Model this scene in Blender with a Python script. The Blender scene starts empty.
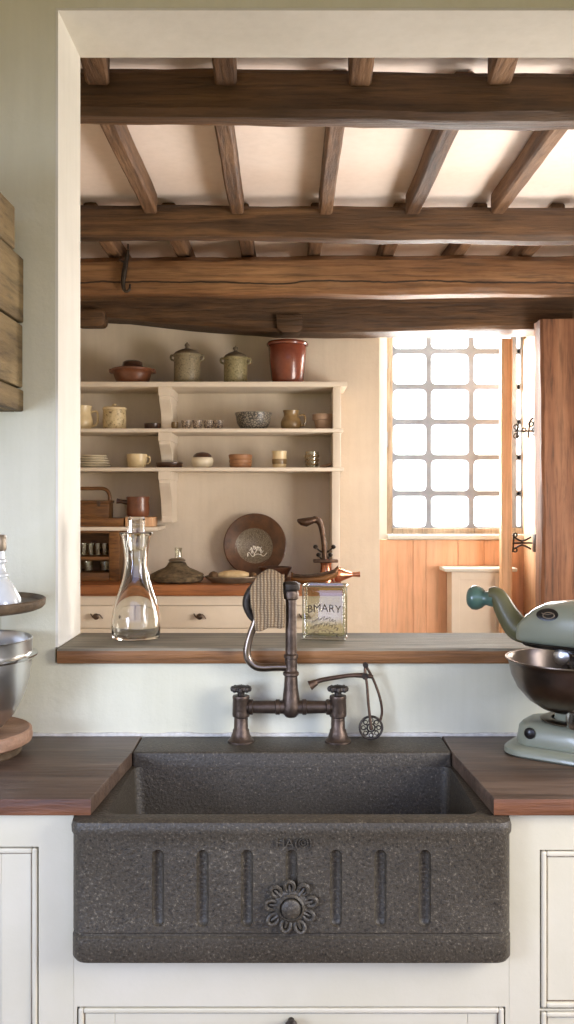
import bpy, bmesh, math, random
from mathutils import Vector, Matrix, noise
random.seed(7)
PI = math.pi
scene = bpy.context.scene
COL = scene.collection

# ------------------------------------------------------------------ camera
F, CX, CY, CAMZ = 920.0, 289.0, 500.0, 1.46
cam_data = bpy.data.cameras.new('camera')
cam = bpy.data.objects.new('camera', cam_data)
COL.objects.link(cam)
cam.location = (0, 0, CAMZ)
cam.rotation_euler = (PI / 2, 0, 0)
cam_data.sensor_fit = 'AUTO'
cam_data.sensor_width = 36.0
cam_data.lens = 36.0 * F / 1024.0
cam_data.shift_x = -(CX - 287.0) / 1024.0
cam_data.shift_y = -(512.0 - CY) / 1024.0
cam_data.clip_start = 0.05
scene.camera = cam

def W(px, py, D):
    """world point seen at a photograph pixel at depth D"""
    return Vector(((px - CX) / F * D, D, CAMZ - (py - CY) / F * D))

# ------------------------------------------------------------------ materials
def lin(c):
    out = []
    for v in c[:3]:
        v = v / 255.0
        out.append(v / 12.92 if v <= 0.04045 else ((v + 0.055) / 1.055) ** 2.4)
    return (*out, 1.0)

def new_mat(name):
    m = bpy.data.materials.new(name)
    m.use_nodes = True
    nt = m.node_tree
    b = nt.nodes['Principled BSDF']
    return m, nt, b

def ramp(nt, stops):
    r = nt.nodes.new('ShaderNodeValToRGB')
    el = r.color_ramp.elements
    while len(el) < len(stops):
        el.new(0.5)
    for e, (p, c) in zip(el, stops):
        e.position = p
        e.color = lin(c)
    return r

def coords(nt, scale=(1, 1, 1)):
    tc = nt.nodes.new('ShaderNodeTexCoord')
    oi = nt.nodes.new('ShaderNodeObjectInfo')
    mul = nt.nodes.new('ShaderNodeVectorMath'); mul.operation = 'SCALE'
    comb = nt.nodes.new('ShaderNodeCombineXYZ')
    for k in range(3):
        nt.links.new(oi.outputs['Random'], comb.inputs[k])
    mul.inputs['Scale'].default_value = 17.0
    nt.links.new(comb.outputs[0], mul.inputs[0])
    add = nt.nodes.new('ShaderNodeVectorMath'); add.operation = 'ADD'
    nt.links.new(tc.outputs['Object'], add.inputs[0])
    nt.links.new(mul.outputs[0], add.inputs[1])
    mp = nt.nodes.new('ShaderNodeMapping')
    mp.inputs['Scale'].default_value = scale
    nt.links.new(add.outputs[0], mp.inputs['Vector'])
    return mp.outputs[0]

def noise_tex(nt, vec, scale, detail=6, rough=0.6, dist=0.0):
    n = nt.nodes.new('ShaderNodeTexNoise')
    n.inputs['Scale'].default_value = scale
    n.inputs['Detail'].default_value = detail
    n.inputs['Roughness'].default_value = rough
    n.inputs['Distortion'].default_value = dist
    nt.links.new(vec, n.inputs['Vector'])
    return n.outputs['Fac']

def bump(nt, b, fac, strength, dist=0.01):
    bp = nt.nodes.new('ShaderNodeBump')
    bp.inputs['Strength'].default_value = strength
    bp.inputs['Distance'].default_value = dist
    nt.links.new(fac, bp.inputs['Height'])
    nt.links.new(bp.outputs[0], b.inputs['Normal'])
    return bp

def mixcol(nt, fac, a, bcol, mode='MIX'):
    mx = nt.nodes.new('ShaderNodeMix'); mx.data_type = 'RGBA'; mx.blend_type = mode
    for s, v in ((0, fac), (6, a), (7, bcol)):
        if hasattr(v, 'is_linked') or hasattr(v, 'node'):
            nt.links.new(v, mx.inputs[s])
        else:
            mx.inputs[s].default_value = v
    return mx.outputs[2]

def wood(name, dark, mid, light, axis='X', scale=6.0, rough=0.65, bmp=0.35, stretch=0.09, knots=0.4, streak=0.62):
    m, nt, b = new_mat(name)
    sc = [1.0, 1.0, 1.0]; sc['XYZ'.index(axis)] = stretch
    v = coords(nt, sc)
    f1 = noise_tex(nt, v, scale, 8, 0.62, 0.6)
    f2 = noise_tex(nt, v, scale * 7.0, 6, 0.65, 0.2)
    r1 = ramp(nt, [(0.28, dark), (0.5, mid), (0.74, light)])
    nt.links.new(f1, r1.inputs[0])
    r2 = ramp(nt, [(0.34, (84, 76, 68)), (0.5, (214, 210, 204)), (0.75, (255, 255, 255))])
    nt.links.new(f2, r2.inputs[0])
    c = mixcol(nt, streak, r1.outputs[0], r2.outputs[0], 'MULTIPLY')
    # blotches of age
    v2 = coords(nt)
    f3 = noise_tex(nt, v2, 2.2, 4, 0.6)
    r3 = ramp(nt, [(0.35, (150, 140, 132)), (0.65, (255, 255, 255))])
    nt.links.new(f3, r3.inputs[0])
    c = mixcol(nt, knots, c, r3.outputs[0], 'MULTIPLY')
    nt.links.new(c, b.inputs['Base Color'])
    b.inputs['Roughness'].default_value = rough
    bump(nt, b, f2, bmp, 0.01)
    return m

def mottled(name, c1, c2, scale=8.0, rough=0.6, metal=0.0, bmp=0.0, bscale=None, spread=0.18, coat=0.0, detail=6):
    m, nt, b = new_mat(name)
    v = coords(nt)
    f = noise_tex(nt, v, scale, detail, 0.6)
    r = ramp(nt, [(0.5 - spread, c1), (0.5 + spread, c2)])
    nt.links.new(f, r.inputs[0])
    nt.links.new(r.outputs[0], b.inputs['Base Color'])
    b.inputs['Roughness'].default_value = rough
    b.inputs['Metallic'].default_value = metal
    b.inputs['Coat Weight'].default_value = coat
    if bmp:
        fb = noise_tex(nt, v, bscale or scale * 3, 6, 0.6)
        bump(nt, b, fb, bmp, 0.006)
    return m

def plaster(name, c1, c2, bmp=0.25):
    m, nt, b = new_mat(name)
    v = coords(nt)
    f = noise_tex(nt, v, 2.2, 8, 0.62, 0.3)
    r = ramp(nt, [(0.35, c1), (0.65, c2)])
    nt.links.new(f, r.inputs[0])
    mp = coords(nt, (9, 9, 0.8))
    fs = noise_tex(nt, mp, 3.0, 6, 0.6)
    rs = ramp(nt, [(0.3, (248, 248, 247)), (0.6, (255, 255, 255))])
    nt.links.new(fs, rs.inputs[0])
    c = mixcol(nt, 0.8, r.outputs[0], rs.outputs[0], 'MULTIPLY')
    nt.links.new(c, b.inputs['Base Color'])
    b.inputs['Roughness'].default_value = 0.85
    fb = noise_tex(nt, v, 14, 8, 0.65)
    bump(nt, b, fb, bmp, 0.012)
    return m

def speckled(name, base, dark, light, scale=220.0, rough=0.55, bmp=0.4):
    m, nt, b = new_mat(name)
    v = coords(nt)
    f = noise_tex(nt, v, scale, 3, 0.7)
    r = ramp(nt, [(0.30, dark), (0.47, base), (0.58, base), (0.72, light)])
    nt.links.new(f, r.inputs[0])
    f2 = noise_tex(nt, v, 5, 5, 0.6)
    r2 = ramp(nt, [(0.3, (200, 196, 190)), (0.7, (255, 255, 255))])
    nt.links.new(f2, r2.inputs[0])
    c = mixcol(nt, 0.7, r.outputs[0], r2.outputs[0], 'MULTIPLY')
    nt.links.new(c, b.inputs['Base Color'])
    b.inputs['Roughness'].default_value = rough
    f3 = noise_tex(nt, v, scale * 0.8, 3, 0.6)
    bump(nt, b, f3, bmp, 0.003)
    return m

def patterned(name, c1, c2, scale=60, rough=0.35):
    """glaze with a busy two colour pattern"""
    m, nt, b = new_mat(name)
    v = coords(nt)
    vo = nt.nodes.new('ShaderNodeTexVoronoi')
    vo.feature = 'DISTANCE_TO_EDGE'
    vo.inputs['Scale'].default_value = scale
    nt.links.new(v, vo.inputs['Vector'])
    r = ramp(nt, [(0.08, c1), (0.16, c2)])
    nt.links.new(vo.outputs['Distance'], r.inputs[0])
    nt.links.new(r.outputs[0], b.inputs['Base Color'])
    b.inputs['Roughness'].default_value = rough
    return m

def glass(name, tint=(250, 252, 250), rough=0.0, ior=1.45):
    m, nt, b = new_mat(name)
    b.inputs['Base Color'].default_value = lin(tint)
    b.inputs['Transmission Weight'].default_value = 1.0
    b.inputs['Roughness'].default_value = rough
    b.inputs['IOR'].default_value = ior
    return m

def pane_glass(name, tint=(252, 254, 255), gloss=0.08):
    m = bpy.data.materials.new(name); m.use_nodes = True
    nt = m.node_tree
    nt.nodes.clear()
    out = nt.nodes.new('ShaderNodeOutputMaterial')
    tr = nt.nodes.new('ShaderNodeBsdfTransparent'); tr.inputs[0].default_value = lin(tint)
    gl = nt.nodes.new('ShaderNodeBsdfGlossy'); gl.inputs['Roughness'].default_value = 0.03
    mx = nt.nodes.new('ShaderNodeMixShader'); mx.inputs[0].default_value = gloss
    nt.links.new(tr.outputs[0], mx.inputs[1]); nt.links.new(gl.outputs[0], mx.inputs[2])
    nt.links.new(mx.outputs[0], out.inputs[0])
    return m

def woven(name, c1, c2, sx=240, sz=120, rough=0.9):
    m, nt, b = new_mat(name)
    tc = nt.nodes.new('ShaderNodeTexCoord')
    w = nt.nodes.new('ShaderNodeTexWave'); w.wave_type = 'BANDS'; w.bands_direction = 'X'
    w.inputs['Scale'].default_value = sx; w.inputs['Distortion'].default_value = 2.0
    w.inputs['Detail'].default_value = 2.0
    nt.links.new(tc.outputs['Object'], w.inputs['Vector'])
    w2 = nt.nodes.new('ShaderNodeTexWave'); w2.bands_direction = 'Z'
    w2.inputs['Scale'].default_value = sz; w2.inputs['Distortion'].default_value = 2.5
    nt.links.new(tc.outputs['Object'], w2.inputs['Vector'])
    mth = nt.nodes.new('ShaderNodeMath'); mth.operation = 'MULTIPLY'
    nt.links.new(w.outputs['Fac'], mth.inputs[0]); nt.links.new(w2.outputs['Fac'], mth.inputs[1])
    add = nt.nodes.new('ShaderNodeMath'); add.operation = 'ADD'
    mth2 = nt.nodes.new('ShaderNodeMath'); mth2.operation = 'MULTIPLY'; mth2.inputs[1].default_value = 0.5
    nt.links.new(w.outputs['Fac'], mth2.inputs[0])
    nt.links.new(mth.outputs[0], add.inputs[0]); nt.links.new(mth2.outputs[0], add.inputs[1])
    r = ramp(nt, [(0.1, c1), (0.8, c2)])
    nt.links.new(add.outputs[0], r.inputs[0])
    nt.links.new(r.outputs[0], b.inputs['Base Color'])
    b.inputs['Roughness'].default_value = rough
    bump(nt, b, add.outputs[0], 0.5, 0.004)
    return m

M = {}
M['sage'] = plaster('sage_limewash', (210, 206, 180), (217, 213, 190))
M['cream_plaster'] = plaster('cream_reveal_paint', (214, 210, 198), (224, 220, 209), 0.12)
M['beige_plaster'] = plaster('warm_beige_plaster', (212, 198, 178), (222, 209, 190))
M['ceiling'] = plaster('ceiling_plaster', (242, 226, 214), (246, 232, 221), 0.08)
M['beam'] = wood('dark_oak', (52, 36, 22), (100, 72, 46), (152, 114, 76), 'X', 9.0, 0.6, 0.8, 0.07)
M['beam_light'] = wood('light_oak', (100, 68, 40), (148, 106, 68), (180, 138, 96), 'X', 8.0, 0.6, 0.7, 0.06)
def add_crack(m, z0):
    """a long drying crack that wanders along the timber's face"""
    nt = m.node_tree; b = nt.nodes['Principled BSDF']
    src = b.inputs['Base Color'].links[0].from_socket
    tc = nt.nodes.new('ShaderNodeTexCoord')
    sp = nt.nodes.new('ShaderNodeSeparateXYZ'); nt.links.new(tc.outputs['Object'], sp.inputs[0])
    n1 = nt.nodes.new('ShaderNodeTexNoise'); n1.noise_dimensions = '1D'; n1.inputs['Scale'].default_value = 2.2; n1.inputs['Detail'].default_value = 6
    nt.links.new(sp.outputs[0], n1.inputs['W'])
    def mth(op, a, c_):
        q = nt.nodes.new('ShaderNodeMath'); q.operation = op
        for k, v in enumerate((a, c_)):
            if hasattr(v, 'node'): nt.links.new(v, q.inputs[k])
            else: q.inputs[k].default_value = v
        return q.outputs[0]
    off = mth('MULTIPLY', mth('SUBTRACT', n1.outputs['Fac'], 0.5), 0.06)
    d = mth('ABSOLUTE', mth('SUBTRACT', mth('SUBTRACT', sp.outputs[2], z0), off), 0.0)
    mr = nt.nodes.new('ShaderNodeMapRange'); mr.inputs[1].default_value = 0.002; mr.inputs[2].default_value = 0.007
    nt.links.new(d, mr.inputs[0])
    c = mixcol(nt, mr.outputs[0], lin((38, 24, 15)), src)
    nt.links.new(c, b.inputs['Base Color'])
add_crack(M['beam_light'], 0.085)
M['joist'] = wood('joist_oak', (70, 48, 32), (122, 90, 62), (174, 138, 104), 'Y', 10.0, 0.7, 0.8, 0.1)
M['post'] = wood('post_oak', (104, 66, 42), (158, 108, 76), (190, 140, 104), 'Z', 8.0, 0.65, 0.5, 0.06)
M['pale_post'] = wood('pale_oak', (216, 160, 114), (240, 194, 150), (248, 210, 172), 'Z', 8.0, 0.6, 0.3, 0.05, 0.2, 0.3)
M['wainscot'] = wood('orange_pine', (226, 164, 122), (244, 190, 150), (250, 206, 170), 'Z', 6.0, 0.6, 0.2, 0.07, 0.2, 0.25)
M['worktop'] = wood('worktop_oak', (78, 60, 47), (112, 91, 75), (142, 121, 103), 'X', 7.0, 0.42, 0.3, 0.1, 0.4)
M['worktop_edge'] = wood('worktop_edge_oak', (84, 48, 28), (136, 86, 54), (172, 120, 84), 'X', 9.0, 0.5, 0.4, 0.1)
M['sill'] = wood('sill_oak', (112, 104, 86), (150, 142, 122), (180, 172, 152), 'X', 9.0, 0.7, 0.4, 0.07)
M['sill_edge'] = wood('sill_edge_oak', (92, 58, 28), (146, 98, 54), (178, 128, 80), 'X', 9.0, 0.55, 0.5, 0.07)
M['plank'] = wood('weathered_plank', (96, 78, 48), (146, 124, 84), (176, 154, 110), 'Y', 9.0, 0.75, 0.6, 0.12)
M['turned'] = wood('turned_wood', (150, 112, 86), (192, 152, 122), (216, 182, 154), 'X', 10.0, 0.5, 0.2, 0.2, 0.3, 0.3)
M['turned_dark'] = wood('dark_turned_wood', (66, 50, 34), (104, 84, 60), (134, 112, 84), 'X', 10.0, 0.55, 0.3, 0.2, 0.3, 0.4)
M['dresser_top'] = wood('dresser_top_oak', (120, 68, 32), (172, 106, 58), (196, 132, 80), 'X', 8.0, 0.5, 0.25, 0.07)
M['brown_wood'] = wood('honey_brown_wood', (86, 54, 22), (132, 88, 42), (166, 118, 64), 'X', 12.0, 0.5, 0.3, 0.15)
M['floor'] = wood('floor_boards', (90, 60, 38), (136, 98, 66), (160, 122, 86), 'Y', 5.0, 0.5, 0.2, 0.07)
M['paint'] = mottled('cream_cabinet_paint', (200, 192, 166), (210, 202, 180), 3.0, 0.5, bmp=0.12, bscale=30)
M['dresser_paint'] = mottled('pale_dresser_paint', (216, 203, 184), (226, 214, 196), 4.0, 0.6, bmp=0.1)
M['worn'] = mottled('worn_paint_edge', (84, 66, 50), (150, 134, 112), 30.0, 0.7)
M['gap'] = mottled('gap_shade', (28, 22, 18), (40, 32, 26), 10.0, 0.9)
M['stone'] = speckled('dark_granite', (73, 66, 54), (36, 31, 25), (130, 120, 102), 205, 0.5, 0.6)
M['bronze'] = mottled('aged_bronze', (70, 58, 49), (106, 90, 78), 30.0, 0.42, 0.8, 0.25, 120)
M['iron'] = mottled('black_iron', (44, 38, 34), (74, 66, 58), 40.0, 0.45, 0.7, 0.3, 150)
M['iron_brown'] = mottled('brown_iron', (70, 54, 44), (112, 90, 74), 40.0, 0.45, 0.8, 0.3, 150)
M['steel'] = mottled('brushed_steel', (214, 213, 210), (226, 225, 222), 12.0, 0.28, 1.0)
M['steel_dark'] = mottled('dark_steel', (112, 100, 90), (140, 126, 114), 12.0, 0.3, 1.0)
M['chrome'] = mottled('worn_chrome', (200, 204, 204), (216, 218, 216), 12.0, 0.15, 1.0)
M['enamel'] = mottled('sage_enamel', (134, 138, 118), (144, 148, 128), 5.0, 0.3, coat=0.3)
M['enamel_olive'] = mottled('olive_enamel', (84, 82, 52), (98, 94, 62), 8.0, 0.4, coat=0.1)
M['enamel_teal'] = mottled('teal_enamel', (66, 94, 82), (84, 112, 98), 10.0, 0.28, coat=0.4)
M['black'] = mottled('black_gloss', (18, 17, 16), (28, 26, 25), 20.0, 0.3)
M['glass'] = glass('clear_glass')
M['jar_glass'] = pane_glass('jar_glass', (246, 246, 240), 0.12)
M['milk_glass'] = mottled('cloudy_glass', (196, 200, 200), (220, 224, 224), 8.0, 0.2, coat=0.5)
M['pane'] = pane_glass('window_glass')
M['lead'] = mottled('window_bar_lead', (128, 136, 148), (144, 152, 164), 20.0, 0.5)
M['win_frame'] = wood('window_frame_wood', (150, 130, 108), (190, 170, 146), (214, 198, 176), 'Z', 10.0, 0.6, 0.2, 0.08, 0.15)
M['linen'] = woven('ribbed_linen', (112, 90, 64), (170, 146, 112), 40, 60)
M['terracotta'] = mottled('brown_terracotta', (96, 56, 36), (128, 80, 54), 18.0, 0.35, coat=0.3)
M['dark_glaze'] = mottled('dark_brown_glaze', (58, 36, 26), (86, 56, 40), 20.0, 0.35, coat=0.3)
M['red_glaze'] = mottled('red_glaze', (106, 52, 36), (134, 70, 50), 14.0, 0.26, coat=0.3)
M['stoneware'] = speckled('grey_green_stoneware', (150, 138, 110), (92, 82, 62), (188, 176, 148), 90, 0.45, 0.4)
M['stoneware_b'] = speckled('green_stoneware', (152, 142, 104), (90, 82, 56), (192, 182, 144), 90, 0.45, 0.4)
M['cream_ware'] = mottled('cream_earthenware', (206, 184, 140), (226, 206, 164), 14.0, 0.4, coat=0.2)
M['cream_speck'] = speckled('speckled_cream_ware', (214, 194, 150), (110, 84, 52), (228, 212, 174), 60, 0.45, 0.2)
M['white_ware'] = mottled('off_white_ware', (216, 204, 178), (230, 220, 196), 12.0, 0.35, coat=0.2)
M['olive_ware'] = mottled('olive_brown_ware', (112, 90, 56), (148, 122, 82), 18.0, 0.35, coat=0.3)
M['pink_ware'] = mottled('pinkish_clay', (150, 122, 100), (176, 148, 124), 16.0, 0.6)
M['orange_ware'] = mottled('orange_clay', (140, 98, 64), (168, 124, 88), 16.0, 0.5)
M['blue_pattern'] = patterned('dark_patterned_glaze', (62, 60, 58), (142, 134, 120), 70)
M['cup_pattern'] = patterned('cup_patterned_glaze', (96, 84, 78), (196, 178, 156), 75)
M['plate_rim'] = mottled('plate_brown_glaze', (68, 40, 22), (104, 66, 38), 16.0, 0.3, coat=0.3)
M['plate_middle'] = patterned('plate_grey_pattern', (92, 80, 64), (142, 128, 106), 110)
M['wicker'] = mottled('dark_wicker', (60, 48, 33), (126, 108, 80), 26.0, 0.9, bmp=0.6, bscale=60)
M['pewter'] = mottled('grey_pewter', (112, 100, 84), (146, 132, 112), 12.0, 0.4, 0.4)
M['bread'] = mottled('pale_crust', (198, 170, 124), (222, 198, 154), 18.0, 0.8, bmp=0.3)
M['bread_dark'] = mottled('dark_crust', (84, 62, 40), (112, 86, 58), 18.0, 0.8, bmp=0.3)
M['copper'] = mottled('rosy_copper', (196, 128, 98), (222, 160, 128), 14.0, 0.25, 0.9)
M['ink'] = mottled('dark_ink', (44, 36, 30), (60, 50, 42), 20.0, 0.7)
M['chalk'] = mottled('white_slip', (236, 230, 214), (246, 240, 226), 20.0, 0.6)
M['mortar'] = mottled('old_mortar', (186, 182, 172), (220, 216, 206), 40.0, 0.9, bmp=0.5, bscale=90)

# ------------------------------------------------------------------ mesh helpers
def box(bm, x0, x1, y0, y1, z0, z1, bev=0.0, seg=2):
    vs = [bm.verts.new((x, y, z)) for x in (x0, x1) for y in (y0, y1) for z in (z0, z1)]
    idx = [(0, 1, 3, 2), (4, 6, 7, 5), (0, 4, 5, 1), (2, 3, 7, 6), (0, 2, 6, 4), (1, 5, 7, 3)]
    fs = [bm.faces.new([vs[i] for i in f]) for f in idx]
    if bev > 0:
        es = set(e for f in fs for e in f.edges)
        bmesh.ops.bevel(bm, geom=list(es), offset=bev, segments=seg, profile=0.5, affect='EDGES', clamp_overlap=True)
    return vs

def lathe(bm, prof, c=(0, 0, 0), seg=32, axis='Z', a0=0.0, a1=2 * PI):
    """prof: (radius, height) list, in order; radius 0 closes the end"""
    c = Vector(c)
    full = abs(a1 - a0 - 2 * PI) < 1e-6
    n = seg if full else seg + 1
    rings = []
    def place(r, h, a):
        x, y = r * math.cos(a), r * math.sin(a)
        if axis == 'Z': v = Vector((x, y, h))
        elif axis == 'Y': v = Vector((x, h, y))
        else: v = Vector((h, x, y))
        return c + v
    for r, h in prof:
        if r < 1e-6:
            rings.append([bm.verts.new(place(0, h, 0))])
        else:
            rings.append([bm.verts.new(place(r, h, a0 + (a1 - a0) * k / seg)) for k in range(n)])
    for A, B in zip(rings[:-1], rings[1:]):
        m = seg
        for k in range(m):
            k2 = (k + 1) % n
            if len(A) == 1 and len(B) == 1:
                continue
            if len(A) == 1:
                bm.faces.new((A[0], B[k2], B[k]))
            elif len(B) == 1:
                bm.faces.new((A[k], A[k2], B[0]))
            else:
                bm.faces.new((A[k], A[k2], B[k2], B[k]))
    return rings

def smooth_pts(pts, sub=6):
    """Catmull-Rom through points"""
    P = [Vector(p) for p in pts]
    if len(P) < 3:
        return P
    out = []
    for i in range(len(P) - 1):
        p0 = P[max(i - 1, 0)]; p1 = P[i]; p2 = P[i + 1]; p3 = P[min(i + 2, len(P) - 1)]
        for s in range(sub):
            t = s / sub
            out.append(0.5 * ((2 * p1) + (-p0 + p2) * t + (2 * p0 - 5 * p1 + 4 * p2 - p3) * t * t + (-p0 + 3 * p1 - 3 * p2 + p3) * t ** 3))
    out.append(P[-1])
    return out

def tube(bm, pts, r, seg=10, sub=0, closed=False, cap=True):
    rs = r if isinstance(r, (list, tuple)) else None
    if sub:
        n0 = len(pts)
        P = smooth_pts(pts, sub)
        if rs:
            rr = []
            for i in range(n0 - 1):
                for s in range(sub):
                    rr.append(rs[i] + (rs[i + 1] - rs[i]) * s / sub)
            rr.append(rs[-1])
            rs = rr
    else:
        P = [Vector(p) for p in pts]
    n = len(P)
    rings = []
    prev = None
    for i in range(n):
        if closed:
            t = (P[(i + 1) % n] - P[i - 1]).normalized()
        else:
            t = (P[min(i + 1, n - 1)] - P[max(i - 1, 0)]).normalized()
        if prev is None:
            ref = Vector((0, 0, 1)) if abs(t.z) < 0.9 else Vector((0, 1, 0))
            u = t.cross(ref).normalized()
        else:
            u = (prev - t * prev.dot(t)).normalized()
        prev = u
        w = t.cross(u)
        rad = rs[i] if rs else r
        rings.append([bm.verts.new(P[i] + (u * math.cos(2 * PI * k / seg) + w * math.sin(2 * PI * k / seg)) * rad) for k in range(seg)])
    pairs = list(zip(rings[:-1], rings[1:]))
    if closed:
        pairs.append((rings[-1], rings[0]))
    for A, B in pairs:
        for k in range(seg):
            k2 = (k + 1) % seg
            bm.faces.new((A[k], A[k2], B[k2], B[k]))
    if cap and not closed:
        bm.faces.new(list(reversed(rings[0])))
        bm.faces.new(rings[-1])
    return rings

def prism(bm, poly, d0, d1, plane='XZ', bev=0.0):
    """extrude a polygon drawn in a plane"""
    def P(a, b, d):
        if plane == 'XZ': return (a, d, b)
        if plane == 'YZ': return (d, a, b)
        return (a, b, d)
    A = [bm.verts.new(P(a, b, d0)) for a, b in poly]
    B = [bm.verts.new(P(a, b, d1)) for a, b in poly]
    fs = [bm.faces.new(A), bm.faces.new(list(reversed(B)))]
    n = len(poly)
    for k in range(n):
        fs.append(bm.faces.new((A[k], B[k], B[(k + 1) % n], A[(k + 1) % n])))
    if bev:
        es = set(e for f in fs[:2] for e in f.edges)
        bmesh.ops.bevel(bm, geom=list(es), offset=bev, segments=2, profile=0.5, affect='EDGES', clamp_overlap=True)

def rrect(x0, x1, y0, y1, r, n=5):
    pts = []
    for cx, cy, a in ((x1 - r, y1 - r, 0), (x0 + r, y1 - r, PI / 2), (x0 + r, y0 + r, PI), (x1 - r, y0 + r, 1.5 * PI)):
        for k in range(n + 1):
            t = a + PI / 2 * k / n
            pts.append((cx + r * math.cos(t), cy + r * math.sin(t)))
    return pts

def loft(bm, rings, cap=True):
    R = [[bm.verts.new(p) for p in ring] for ring in rings]
    n = len(R[0])
    for A, B in zip(R[:-1], R[1:]):
        for k in range(n):
            bm.faces.new((A[k], A[(k + 1) % n], B[(k + 1) % n], B[k]))
    if cap:
        bm.faces.new(list(reversed(R[0])))
        bm.faces.new(R[-1])

def make_mesh(name, bm, mat, smooth=True, angle=40):
    bmesh.ops.recalc_face_normals(bm, faces=bm.faces[:])
    me = bpy.data.meshes.new(name)
    bm.to_mesh(me)
    bm.free()
    mats = mat if isinstance(mat, (list, tuple)) else [mat]
    for m in mats:
        me.materials.append(M[m] if isinstance(m, str) else m)
    if smooth:
        for p in me.polygons:
            p.use_smooth = True
        try:
            me.set_sharp_from_angle(angle=math.radians(angle))
        except Exception:
            pass
    return me

def tag(o, label=None, cat=None, group=None, kind=None):
    if label: o['label'] = label
    if cat: o['category'] = cat
    if group: o['group'] = group
    if kind: o['kind'] = kind
    return o

def thing(name, label, cat, loc=(0, 0, 0), rz=0.0, group=None):
    o = bpy.data.objects.new(name, None)
    o.empty_display_size = 0.05
    COL.objects.link(o)
    o.location = loc
    o.rotation_euler = (0, 0, rz)
    tag(o, label, cat, group)
    return o

def part(name, bm, mat, parent, world=True, smooth=True, label=None, angle=40, origin=None):
    """a mesh child; world=True: the bmesh is in world axes and is moved into the (unrotated) thing's frame"""
    base = Vector((0, 0, 0))
    if world:
        p = parent
        while p is not None:
            base += Vector(p.location)
            p = p.parent
        bmesh.ops.translate(bm, verts=bm.verts[:], vec=-base)
    off = Vector(origin) - base if (origin is not None and world) else (Vector(origin) if origin is not None else Vector((0, 0, 0)))
    if off.length > 0:
        bmesh.ops.translate(bm, verts=bm.verts[:], vec=-off)
    o = bpy.data.objects.new(name, make_mesh(name, bm, mat, smooth, angle))
    COL.objects.link(o)
    o.parent = parent
    o.location = off
    if label: o['label'] = label
    return o

def single(name, bm, mat, label=None, cat=None, group=None, kind=None, smooth=True, angle=40):
    """a top-level thing that is one mesh; its origin goes to the middle of its base"""
    lo = Vector((1e9,) * 3); hi = Vector((-1e9,) * 3)
    for v in bm.verts:
        for k in range(3):
            lo[k] = min(lo[k], v.co[k]); hi[k] = max(hi[k], v.co[k])
    c = Vector(((lo.x + hi.x) / 2, (lo.y + hi.y) / 2, lo.z))
    bmesh.ops.translate(bm, verts=bm.verts[:], vec=-c)
    o = bpy.data.objects.new(name, make_mesh(name, bm, mat, smooth, angle))
    COL.objects.link(o)
    o.location = c
    return tag(o, label, cat, group, kind)

def structure(name, bm, mat, smooth=False):
    return single(name, bm, mat, kind='structure', smooth=smooth)

def dup(root, loc, rz=None, label=None):
    c = root.copy(); COL.objects.link(c)
    c.location = loc
    if rz is not None: c.rotation_euler = (0, 0, rz)
    if label: c['label'] = label
    for ch in list(root.children):
        d = ch.copy(); COL.objects.link(d); d.parent = c
        for g in list(ch.children):
            e = g.copy(); COL.objects.link(e); e.parent = d
    return c

def boolean(o, cutter_bm, mode='DIFFERENCE'):
    """cut with a bmesh given in world axes, then apply"""
    me = bpy.data.meshes.new('cut')
    bmesh.ops.recalc_face_normals(cutter_bm, faces=cutter_bm.faces[:])
    cutter_bm.to_mesh(me); cutter_bm.free()
    c = bpy.data.objects.new('cut', me); COL.objects.link(c)
    md = o.modifiers.new('b', 'BOOLEAN'); md.operation = mode; md.object = c; md.solver = 'EXACT'
    bpy.context.view_layer.update()
    dg = bpy.context.evaluated_depsgraph_get()
    nm = bpy.data.meshes.new_from_object(o.evaluated_get(dg))
    o.modifiers.clear()
    old = o.data
    o.data = nm
    nm.name = old.name
    bpy.data.objects.remove(c)
    for p in nm.polygons: p.use_smooth = True
    try: nm.set_sharp_from_angle(angle=math.radians(35))
    except Exception: pass

def text_bm(s, size, depth, xf):
    """lettering as a bmesh; xf maps (x, y, z) of the flat text into place"""
    cu = bpy.data.curves.new('t', 'FONT'); cu.body = s; cu.size = size; cu.extrude = depth
    cu.align_x = 'CENTER'; cu.align_y = 'CENTER'; cu.resolution_u = 3
    o = bpy.data.objects.new('t', cu); COL.objects.link(o)
    bpy.context.view_layer.update()
    dg = bpy.context.evaluated_depsgraph_get()
    me = bpy.data.meshes.new_from_object(o.evaluated_get(dg))
    bm = bmesh.new(); bm.from_mesh(me)
    bpy.data.objects.remove(o); bpy.data.curves.remove(cu); bpy.data.meshes.remove(me)
    for v in bm.verts: v.co = xf(v.co)
    return bm

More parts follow.
